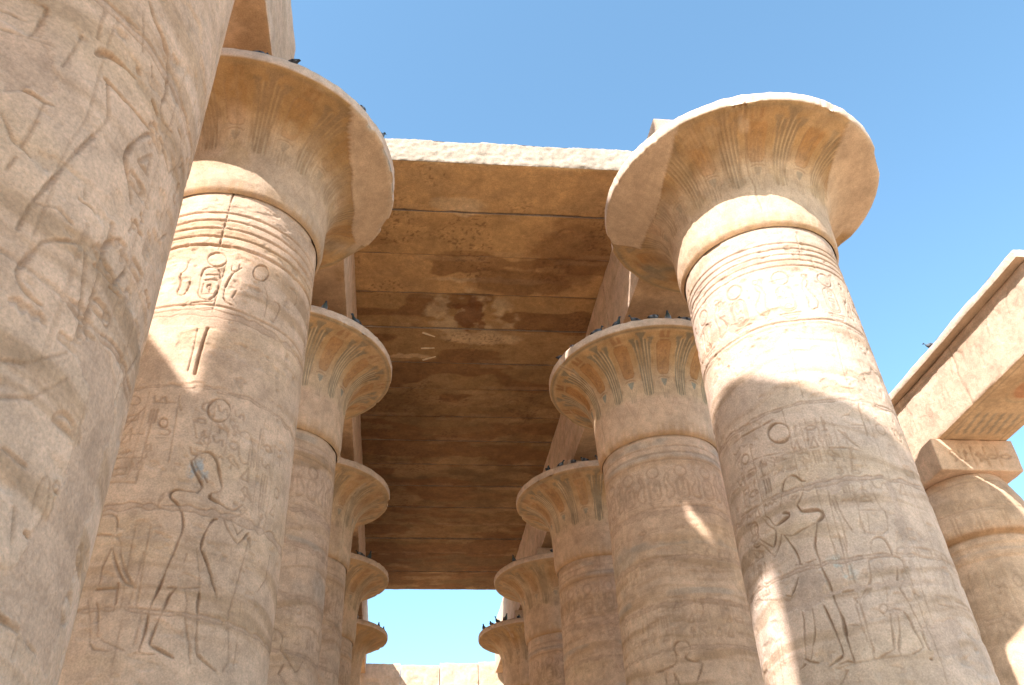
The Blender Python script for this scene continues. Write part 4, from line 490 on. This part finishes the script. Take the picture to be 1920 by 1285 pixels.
# ------------------------------------------------------------------ architraves along the two rows
def col_soffit(col, P, nm):
    x, y, z = P[..., 0], P[..., 1], P[..., 2]
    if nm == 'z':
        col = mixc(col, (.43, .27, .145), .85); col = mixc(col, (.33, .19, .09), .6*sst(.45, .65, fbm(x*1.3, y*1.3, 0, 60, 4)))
        for c in (0,): col = mixc(col, (.22, .12, .06), .0)
    elif nm in 'xX': col = mixc(col, (.52, .37, .25), .35*sst(.4, .6, fbm(x, y*1.2, z*2, 61, 4)))
    return col
def beam(X0, X1, y0, y1, label, seed, z0=11.15, z1=12.985, res=.035, faces='xXyz', **k):
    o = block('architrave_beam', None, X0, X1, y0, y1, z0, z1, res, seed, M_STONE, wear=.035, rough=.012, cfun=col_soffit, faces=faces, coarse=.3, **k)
    return tag(o, label, 'stone beam', 'architrave beams over the nave columns')
yc = [Y1+(i-1)*SP for i in range(6)]
beam(-4.35, -3.06, 2.05, yc[1]+.1, 'narrow architrave beam running overhead from the nearest left column at the top left corner', 201)
for i in range(1, 5):
    beam(-4.05, -2.29, yc[i]+(1.35 if i == 1 else .01), yc[i+1]-.01, ORD[i]+' bay of architrave above the left row, '+['', 'right behind the large disc capital', 'above the third and fourth columns', 'deep in shade under the ceiling', 'shaded stretch above the last two left columns'][i], 210+i, res=.04)
beam(-4.05, -2.29, yc[5]+.01, 33.9, 'last architrave stretch of the left row, a thin pink strip beyond the ceiling end', 216)
beam(2.71, 4.1, 8.62, yc[2]-.01, 'architrave bay above the large sunlit right column, pink face meeting the ceiling', 221, res=.03)
for i in range(2, 5):
    beam(2.71, 4.1, yc[i]+.01, yc[i+1]-.01, ORD[i-1]+' architrave bay above the right row, '+['', '', 'behind the painted capital with most pigeons', 'dark stretch beside the middle of the ceiling', 'stretch above the last two right columns'][i], 221+i, res=.04)
beam(2.71, 4.1, yc[5]+.01, 33.9, 'last architrave stretch of the right row, sunlit white beside the patch of sky', 227)

# ------------------------------------------------------------------ roof slabs of the nave
def ceil_col(seed):
    rnd = random.Random(seed); t = rnd.uniform(.86, 1.12); yel = rnd.random()
    def f(col, P, nm):
        x, y, z = P[..., 0], P[..., 1], P[..., 2]
        if nm == 'y' : return mixc(col, (.35, .285, .225), .92)
        if nm != 'z': return col
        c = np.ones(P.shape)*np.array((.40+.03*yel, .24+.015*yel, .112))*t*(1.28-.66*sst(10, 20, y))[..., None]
        c = mixc(c, (.42, .26, .13), .6*sst(.5, .68, fbm(x*.9+seed, y*1.5, 0, 70, 4)))
        stain = fbm(x*.55+3, y*1.6+.25*fbm(x*2, y*2, 0, 72), 0, 71, 3); c = mixc(c, (.225, .11, .045), .75*sst(.50, .545, stain)*sst(.2, .5, (y-9)/8))
        st2 = fbm(x*.7, y*4.2, 3, 73, 3); c = mixc(c, (.28, .15, .065), .5*sst(.56, .60, st2)*sst(16, 19, y))
        # particular marks: dark blotch with pale halo, pale bruises
        w = (fbm(x*5, y*5, 0, 74, 3)-.5)*.5; d = np.hypot((x-.12+w)/.30, (y-14.05+w)/.62); d2 = np.hypot((x-.12+w)/.95, (y-14.1+w)/.8)
        c = mixc(c, (.56, .40, .24), .75*sst(1.15, .85, d2)*sst(.35, .55, fbm(x*4, y*4, 0, 75))); c = mixc(c, (.20, .085, .035), .85*sst(1.1, .85, d))
        for bx, by, rx, ry in ((-.40, 10.85, .55, .22), (-.2, 11.0, .3, .16), (.45, 14.9, 1.0, .22), (.7, 12.95, 1.6, .10), (-1.2, 15.6, .5, .1)):
            c = mixc(c, (.60, .42, .25), .7*sst(1.1, .7, np.hypot((x-bx+w*.5)/rx, (y-by+w*.3)/ry)))
        c = mixc(c, (.25, .13, .055), .75*sst(1.1, .8, np.hypot((x-1.1+w)/1.1, (y-13.0+w*.4)/.42)))
        c = mixc(c, (.24, .12, .05), .7*sst(1.1, .6, np.hypot((x-1.9+w)/.9, (y-12.1+w*.4)/1.2)))
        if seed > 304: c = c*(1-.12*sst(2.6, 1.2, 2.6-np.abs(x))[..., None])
        dots = sst(.74, .78, vn(x*24, y*24, 0, 76))*sst(.6, .75, vn(x*1.2, y*1.2, 0, 77)); c = mixc(c, (.16, .08, .04), .6*dots)
        k_ = np.searchsorted(ys, y); e_ = np.minimum(np.abs(y-np.array(ys)[np.clip(k_-1, 0, 16)]), np.abs(np.array(ys)[np.clip(k_, 0, 16)]-y))
        c = mixc(c, (.17, .085, .04), .85*sst(.35, .6, fbm(x*.8, y*.6, 1, 82, 3))*sst(.06, .0, e_+.05*(fbm(x*3, y*3, 0, 78, 3)-.5))); c = mixc(c, (.50, .34, .20), .18*sst(.10, .05, np.abs(e_-.09))*sst(.55, .65, fbm(x*1.4, y*.5+seed, 0, 79, 3)))
        return c
    return f
ys = [9.85, 11.06, 12.24, 13.42, 14.58, 15.86, 16.93, 18.2, 19.4, 20.68, 21.94, 23.3, 24.5, 25.6, 26.75, 28.3, 29.98]
SLAB = ['pale pitted front edge of the roof, sunlit slab nearest the viewer', 'second slab of the nave ceiling from the front, with a faint horseshoe mark', 'third ceiling slab with a broad dark stain', 'fourth ceiling slab, yellowish, with the dark blotch and pale halo',
 'fifth ceiling slab carrying the three white plaster strips'] + [n+' ceiling slab from the front, brown and water stained' for n in ('sixth', 'seventh', 'eighth', 'ninth', 'tenth', 'eleventh', 'twelfth', 'thirteenth', 'fourteenth', 'fifteenth')]+['last ceiling slab, its paler edge against the sky']
slabs = []
for k in range(16):
    rnd = random.Random(k+3); dz = rnd.uniform(-.028, .02); cvz = None
    if k == 1:
        cvz = Canvas(7, 1.3, .02, False, -3.3, ys[k]); cvz.line(circ(1.75, 11.62, .17, .22, 12, R(200), R(340)), .03, .02, 1.0)
        for _ in range(26): cvz.line([(0.10+rnd.uniform(-.16, .16), 11.85+rnd.uniform(-.14, .14))]*2, .022, .015, 1.)
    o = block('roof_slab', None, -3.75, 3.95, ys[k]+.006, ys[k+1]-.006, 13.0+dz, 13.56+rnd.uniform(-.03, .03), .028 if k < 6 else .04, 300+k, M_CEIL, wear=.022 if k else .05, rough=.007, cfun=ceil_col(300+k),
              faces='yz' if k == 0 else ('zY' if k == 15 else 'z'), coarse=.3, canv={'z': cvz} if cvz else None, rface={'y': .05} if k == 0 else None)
    tag(o, SLAB[k], 'roof slab', 'slabs of the nave ceiling'); slabs.append(o); o.rotation_euler.z = -.024*(1 if k < 6 else (15-k)/10)
pm = bpy.data.materials.new('x'); bpy.data.materials.remove(pm)
for (xa, ya, xb, yb) in ((-.88, 14.72, -.60, 14.86), (-.90, 15.30, -.60, 15.28), (-.86, 15.75, -.56, 15.60)):
    n = 12; tt = np.linspace(0, 1, n); V = []; ang = math.atan2(yb-ya, xb-xa)
    for q in tt:
        w = .028*(.5+.5*math.sin(math.pi*min(1, q*1.3+.1)))+.008*random.Random(int(q*99)).random(); cx, cy = xa+(xb-xa)*q, ya+(yb-ya)*q
        V.append([(cx-math.sin(ang)*s_*w, cy+math.cos(ang)*s_*w, 12.986-h_) for s_, h_ in ((1, -.015), (.8, .012), (-.8, .012), (-1, -.015))])
    par = slabs[4] if ya < 15.8 else slabs[4]; V = np.array(V)-np.array(par.location)
    mesh_obj('plaster_strip', quads_mesh('plaster_strip', V, gridf(n, 4, 0, False, True), np.ones((n*4, 3))*np.array((.74, .60, .42)), M_BELL), par)

# ------------------------------------------------------------------ aisle to the right: lower bud columns, beam, cornice slab
def bud_column(X, Y, label, res, group='lower bud columns of the side aisle'):
    root = empty('bud_column', (X, Y, 0)); tag(root, label, 'column', group)
    pr = [(0, .78), (2.5, .81), (4.0, .78), (5.2, .72), (5.83, .67), (5.85, .69), (5.93, .70), (5.95, .67), (6.02, .67), (6.04, .69), (6.11, .69), (6.13, .67), (6.155, .67), (6.165, .72), (6.21, .78), (6.29, .80), (6.45, .79), (6.75, .72), (7.0, .62), (7.11, .57)]
    zz = np.concatenate([np.linspace(0, 3.9, 8, endpoint=False), np.arange(3.9, 7.11, res)]); aa = angles(R(-125), R(60), res*1.2); A, Z = np.meshgrid(aa, zz)
    r = np.interp(Z, [p[0] for p in pr], [p[1] for p in pr]); sx, sy = np.sin(A), -np.cos(A); sd = int(Y*3)
    cv = Canvas(2*math.pi, 9, .012, True, -math.pi, 0); glyph_block(cv, -3.1, 3.1, 6.52, 6.92, .18, sd, fill=.7); glyph_block(cv, -3.1, 3.1, 4.8, 5.7, .32, sd+1, fill=.5, w=.018, d=.007)
    for a_ in np.arange(-3.1, 3.1, .42):
        cv.line([(a_, 6.18), (a_, 6.43)], .016, .009); cv.line([(a_+.07, 6.18), (a_+.07, 6.43)], .016, .009)
    for zq in (6.46, 6.5, 6.96): ring_lines(cv, (zq,))
    H = cv.sample(cv.H, A, Z); D = cv.sample(cv.D, A, Z); r = r+H+(fbm(sx*3+Y, sy*3, Z*3, sd, 4)-.5)*.03
    C = np.ones(A.shape+(3,))*STONE*np.array((.93, .88, .82)); C = mixc(C, TAN, .6*sst(.5, .65, fbm(sx, sy+Y, Z*5, sd+3, 4))); C = mixc(C, DIRT, D*.5)
    C = mixc(C, (.36, .20, .10), .7*sst(6.12, 6.15, Z)*sst(6.21, 6.18, Z))
    mesh_obj('shaft', quads_mesh('bud_shaft', np.stack([r*sx, r*sy, Z], -1), gridf(*A.shape, 0, True), C, M_STONE), root)
    ca = Canvas(2, 1, .012, False, X-1, 7.0); glyph_block(ca, X-.5, X+.5, 7.19, 7.5, .2, sd+5, fill=1, w=.02, d=.022)
    block('abacus', root, X-.66, X+.62, Y-.65, Y+.65, 7.11, 7.615, .012, sd+7, M_STONE, wear=.02, canv={'y': ca}, tone=(.97, .92, .86))
    return root
AXS = 7.05
bud_column(AXS, 10.46, 'lower bud-capital column at the right edge under the sloping beam', .018)
bud_column(AXS, 14.6, 'aisle bud column directly behind the one at the right edge', .06)
bud_column(AXS, 18.7, 'farthest aisle bud column, hidden behind the large right column', .08)
cvb = Canvas(14, 2, .014, False, 5.8, 7.6); rnd = random.Random(8)
for y in np.arange(6.1, 18.5, .46):
    k = rnd.random()
    if k < .45: cvb.line(circ(y, 8.2, .17, .28, 14, 0, math.pi), .015, .007)
    elif k < .8: serpent(cvb, y, 8.4, .5, 1, .014, .007)
    else: glyph(cvb, y, 8.08, .34, rnd, .014, .007)
cvb.line([(5.8, 8.5), (19, 8.5)], .018, .01)
for yj in (8.9, 12.6, 16.5): cvb.line([(yj, 7.6), (yj+.02, 8.1), (yj-.01, 8.6)], .014, .014, .9)
def und(col, P, nm):
    x, y, z = P[..., 0], P[..., 1], P[..., 2]
    if nm == 'z':
        col = mixc(col, (.50, .33, .19), .8); d = np.hypot((x-7.08)/.26, (y-8.45)/.36); col = mixc(col, (.42, .13, .06), .75*sst(.75, .65, d)); col = mixc(col, (.30, .24, .16), .6*np.clip(1-np.abs(d-1)/.09, 0, 1))
        st = np.abs(((x-y*.15)*8) % 1-.5)*2; col = mixc(col, (.25, .21, .16), .7*sst(.5, .7, st)*sst(9.05, 9.15, y)*sst(9.72, 9.6, y)*sst(6.6, 6.7, x)*sst(7.5, 7.4, x))
        col = mixc(col, (.36, .22, .12), .5*sst(.5, .65, fbm(x*2, y*2, 0, 90, 4)))
        col = mixc(col, (.28, .2, .13), .7*np.clip(1-np.abs(x-6.62)/.02, 0, 1)); col = mixc(col, (.28, .2, .13), .7*np.clip(1-np.abs(x-7.5)/.02, 0, 1))
    return col
o = block('aisle_beam', None, 6.52, 7.62, 5.8, 19.3, 7.62, 8.61, .025, 401, M_STONE, wear=.025, rough=.007, cfun=und, faces='xz', coarse=.4, canv={'x': cvb}); tag(o, 'sunlit slanting beam with faint carved signs at the right edge', 'stone beam')
def brn(col, P, nm): return mixc(col, (.48, .33, .21), .7) if nm == 'z' else mixc(col, (.66, .56, .46), .5)
o = block('cornice_slab', None, 6.38, 7.8, 7.01, 19.4, 8.615, 8.74, .035, 402, M_ROUGH, wear=.025, rough=.008, cfun=brn, faces='xyz', coarse=.4); tag(o, 'thin overhanging slab capping the sunlit beam at right, brown beneath', 'stone slab')

for q in list(scene.objects):      # the aisle is built a little larger than drawn
    if q.parent is None and q.name.split('.')[0] in ('bud_column', 'aisle_beam', 'cornice_slab'):
        q.scale = (1.036,)*3; q.location = tuple(c+(v-c)*1.036 for v, c in zip(q.location, (-1.19, 0, 1.6)))
# ------------------------------------------------------------------ far wall, left aisle and added sun blockers out of view
cvw = Canvas(26, 13, .03, False, -13, 0); glyph_block(cvw, -4, 5, 9.2, 11.2, .55, 5, fill=.9, w=.05, d=.03)
wx = [-13, -6, -.98, .55, 2.05, 3.2, 7.5, 13]
WL = ['far wall stretch behind the left columns', 'shaded left stretch of the carved far wall under the sky', 'middle stretch of the carved far wall, crossed by a slanting shadow', 'sunlit carved stretch of the far wall', 'right stretch of the carved far wall beside the last column', 'far wall stretch behind the right columns', 'far wall stretch at the right end']
wr = empty('back_wall', (0, 34.4, 0)); tag(wr, 'low carved sandstone wall closing the hall under the patch of pale sky', 'wall')
def wcol(col, P, nm): return mixc(col, (.60, .46, .34), .5)
for k in range(7):
    block('wall_section', wr, wx[k]+.004, wx[k+1]-.004, 34.0, 34.9, 0, 11.55+(-.02, 0.02, -.05, .02, .05, 0, .1)[k], .06 if 0 < k < 5 else .3, 500+k, M_STONE, wear=.03, rough=.02, faces='y', coarse=.5, canv={'y': cvw}, cfun=wcol)

def prism(name, pts, y0, y1, label, cat, axis='y'):
    # added sun blocker with a shaped outline (x, z), real thickness in y; ragged edge points
    P = []
    for (xa, za), (xb, zb) in zip(pts, pts[1:]+pts[:1]):
        n = max(2, int(math.hypot(xb-xa, zb-za)/.35))
        for q in range(n):
            t = q/n; j = .05 if 0 < q < n else 0; rr_ = random.Random(int(xa*91+za*37+q*5)); P.append((xa+(xb-xa)*t+rr_.uniform(-j, j), za+(zb-za)*t+rr_.uniform(-j, j)))
    me = bpy.data.meshes.new(name); n = len(P); V = [((x, q, z) if axis == 'y' else (q, x, z)) for q in (y0, y1) for x, z in P]
    F = [tuple(range(n)), tuple(range(2*n-1, n-1, -1))]+[(i, i+n, (i+1) % n+n, (i+1) % n) for i in range(n)]
    me.from_pydata(V, [], F); me.update(); ca = me.color_attributes.new('Col', 'FLOAT_COLOR', 'POINT')
    ca.data.foreach_set('color', np.tile(np.append(STONE, 1).astype(np.float32), 2*n)); me.materials.append(M_ROUGH)
    import bmesh
    bm = bmesh.new(); bm.from_mesh(me); bmesh.ops.recalc_face_normals(bm, faces=bm.faces); bm.to_mesh(me); bm.free()
    o = mesh_obj(name, me); return tag(o, label, cat)
YW = -1.5
def hv(h, v):
    x = (h+.643*YW)/.766; s_ = -.643*x-.766*YW; return (x, v+.9*s_)
# added shadow caster, outline as the sun sees it: low step, overhang, tall part
top = [hv(h, v) for h, v in ((-5.3, 9.3), (-3.9, 9.3), (-3.55, 9.3), (-2.78, 9.2), (-2.78, 10.85), (-3.0, 11.4), (-3.75, 11.6), (-3.75, 13.35), (-3.28, 13.4), (-3.0, 13.2), (-2.58, 13.04), (-2.2, 12.74), (-1.85, 12.6), (-1.56, 12.6), (-.9, 12.5))]
bx0, bx1 = top[0][0], top[-1][0]
prism('front_sun_blocker', [(bx0, 0)]+top+[(bx1, 0)], YW-.5, YW+.3, 'added sandstone sun blocker behind the viewer, outlined to cast shadows', 'wall')
# left aisle: columns and beam, with an added unseen sun blocker above
for k, y in enumerate((2.4, 7.2)): bud_column(-8.6, y, ORD[k]+' bud column of the left aisle, hidden behind the nave columns', .08)
o = block('aisle_beam', None, -9.2, -8.0, -1.0, 28, 7.62, 8.9, .3, 403, M_STONE); tag(o, 'beam of the left aisle behind the nave columns', 'stone beam')
prism('aisle_sun_blocker', [(-1.2, 8.91), (28, 8.91), (28, 17), (4.3, 17), (4.2, 12.9), (1.8, 12.9), (.98, 12.95), (.76, 13.0), (.62, 14.1), (.4, 15.6), (-.2, 17.0), (-1.2, 17.8)], -8.28, -8.1, 'added unseen sun blocker above the left aisle beam', 'wall', 'x')
for pts, lb in (([(1.85, 13.0), (6.05, 13.0), (6.05, 16.74), (1.85, 16.74)], 'added unseen sun blocker on the narrow beam above the nearest left column'),
                ([(3.6, 16.75), (6.05, 16.75), (6.05, 17.19), (3.6, 17.19)], 'low added blocker piece beside the slot that lets a sun streak through'),
                ([(1.85, 16.75), (3.05, 16.75), (3.05, 17.19), (1.85, 17.19)], 'small added blocker piece on the other side of the sun slot'),
                ([(1.85, 17.2), (6.05, 17.2), (6.05, 17.45), (5.46, 18.1), (3.5, 20.35), (2.77, 21.15), (1.1, 22.2), (1.1, 20.2), (1.85, 19.75)], 'added top piece of the unseen sun blocker')):
    prism('upper_sun_blocker', pts, -3.72, -3.56, lb, 'sun blocker', 'x')  # added out of view to keep sun off the columns, slot passes a streak

# ------------------------------------------------------------------ pigeons
def loft(st, n=14, name='pigeon', colf=None, mat=None, cap=True):
    t = np.linspace(0, 2*math.pi, n, endpoint=False); V = [[(x, y0+ry*math.cos(q), z+rz*math.sin(q)) for q in t] for x, y0, z, ry, rz in st]
    V = [[(st[0][0], st[0][1], st[0][2])]*n]+V+[[(st[-1][0], st[-1][1], st[-1][2])]*n]; V = np.array(V); C = colf(V) if colf else np.ones(V.shape)*.2
    return quads_mesh(name, V, gridf(len(V), n, 0, True), C, mat)
def bird_col(dark):
    def f(V):
        x, z = V[..., 0], V[..., 2]; c = np.ones(V.shape)*np.array((.14, .155, .19))*dark
        c = mixc(c, (.05, .075, .075), sst(.055, .08, x)*sst(.14, .12, x)); c = mixc(c, (.06, .07, .10), sst(.10, .12, x)); c = mixc(c, (.03, .03, .035), sst(-.12, -.15, x))
        c = mixc(c, (.12, .10, .09), sst(.140, .150, x)); return c
    return f
def pigeon_meshes(v):
    dark, lift, neck = [(1.0, 0, 0), (.55, .03, .012), (1.7, .015, -.015)][v]
    B = [(-.19, 0, .045, .020, .004), (-.13, 0, .055, .026, .008), (-.085, 0, .068, .036, .024), (-.045, 0, .082, .050, .045), (0, 0, .092, .058, .055), (.04, 0, .102, .055, .055), (.07, 0, .122+lift*.3, .044, .045),
         (.088, 0, .148+lift*.6, .029, .032), (.098, 0, .172+lift+neck, .024, .026), (.112, 0, .184+lift+neck, .0235, .024), (.130, 0, .183+lift+neck, .018, .017), (.141, 0, .180+lift+neck, .007, .007), (.160, 0, .174+lift+neck, .003, .0025)]
    body = loft(B, 16, 'pigeon_body', bird_col(dark), M_BIRD)
    def wcolf(V):
        x = V[..., 0]; c = np.ones(V.shape)*np.array((.21, .23, .27))*dark
        for b in (-.055, -.09): c = mixc(c, (.025, .025, .03), sst(.012, .006, np.abs(x-b)))
        return mixc(c, (.03, .03, .035), sst(-.12, -.14, x))
    W = [loft([(-.175, s*.012, .062, .004, .006), (-.12, s*.032, .078, .006, .018), (-.06, s*.049, .092, .009, .034), (0, s*.056, .100, .009, .038), (.04, s*.052, .106, .007, .028), (.06, s*.045, .110, .003, .010)], 12, 'pigeon_wing', wcolf, M_BIRD) for s in (1, -1)]
    L = []
    for s in (1, -1):
        V = []; 
        for x, z, r in ((.005, .05, .006), (.008, .02, .004), (.01, .004, .004), (.035, .003, .005), (.045, .002, .002)):
            V.append([(x+(r*math.sin(q) if z > .01 else 0), s*.022+r*math.cos(q), z+(r*math.sin(q)*.6 if z <= .01 else 0)) for q in np.linspace(0, 2*math.pi, 6, endpoint=False)])
        L.append(quads_mesh('pigeon_leg', np.array(V), gridf(5, 6, 0, True), np.ones((30, 3))*.2, M_LEG))
    return body, W, L
PV = [pigeon_meshes(v) for v in range(3)]
PG = {'L1': [(10, 1.76), (21, 1.77), (54, 1.78), (68, 1.79)], 'L2': [(24, 1.72), (45, 1.72)], 'R2': [(-76, 1.72), (-64, 1.71), (-43, 1.70), (-31, 1.72), (-21, 1.72), (-9, 1.72), (-1, 1.72), (9, 1.7)], 'R3': [(-48, 1.72), (-36, 1.72), (-27, 1.7), (-19, 1.71), (-8, 1.7)],
      'R4': [(-55, 1.72), (-15, 1.7)], 'R5': [(-77, 1.74), (-62, 1.70), (-52, 1.68), (-41, 1.69), (-26, 1.6)], 'L4': [(26, 1.72), (39, 1.7), (50, 1.72)], 'L5': [(32, 1.66), (69, 1.64), (83, 1.7)]}
CN = {'L1': 'the large left disc capital', 'L2': 'the painted left capital under the beam', 'R2': 'the bright painted right capital', 'R3': 'the third right capital', 'R4': 'the fourth right capital', 'R5': 'the farthest right capital', 'L4': 'the fifth left capital', 'L5': 'the farthest left capital'}
def pigeon(loc, rz, v, label, tilt=0, sc=.85):
    root = empty('pigeon', loc); root.scale = (sc,)*3; root.rotation_euler = (0, tilt, rz); root.empty_display_size = .05; tag(root, label, 'pigeon', 'pigeons perched around the hall')
    b, W, L = PV[v]; mesh_obj('body', b, root)
    for w in W: mesh_obj('wing', w, root)
    for l in L: mesh_obj('leg', l, root)
rnd = random.Random(4); LOOK = ['blue-grey', 'dark', 'pale grey']
for key, lst in PG.items():
    X, Y, Z, Rr = COLS[key]
    for k, (a, r) in enumerate(lst):
        v = rnd.choice((0, 0, 1, 2)) if key[0] == 'R' and int(key[1]) < 4 else 1 if rnd.random() < .6 else 0
        aa = R(a); x, y = X+r*math.sin(aa), Y-r*math.cos(aa); rz = rnd.uniform(0, 2*math.pi)
        pos = 'only' if len(lst) == 1 else (ORD[k] if k < 6 else ['seventh', 'eighth'][k-6])
        pigeon((x, y, Z-.002), rz, v, '%s pigeon on rim of %s, %s from left' % (LOOK[v], CN[key], pos), tilt=rnd.uniform(-.25, .1), sc={'L1': .68, 'R5': .95, 'L5': .95}.get(key, .85)*rnd.uniform(.92, 1.06))
pigeon((6.71, 9.46, 8.995), 2.2, 1, 'lone dark pigeon on the slab over the sunlit beam at right', sc=.6)
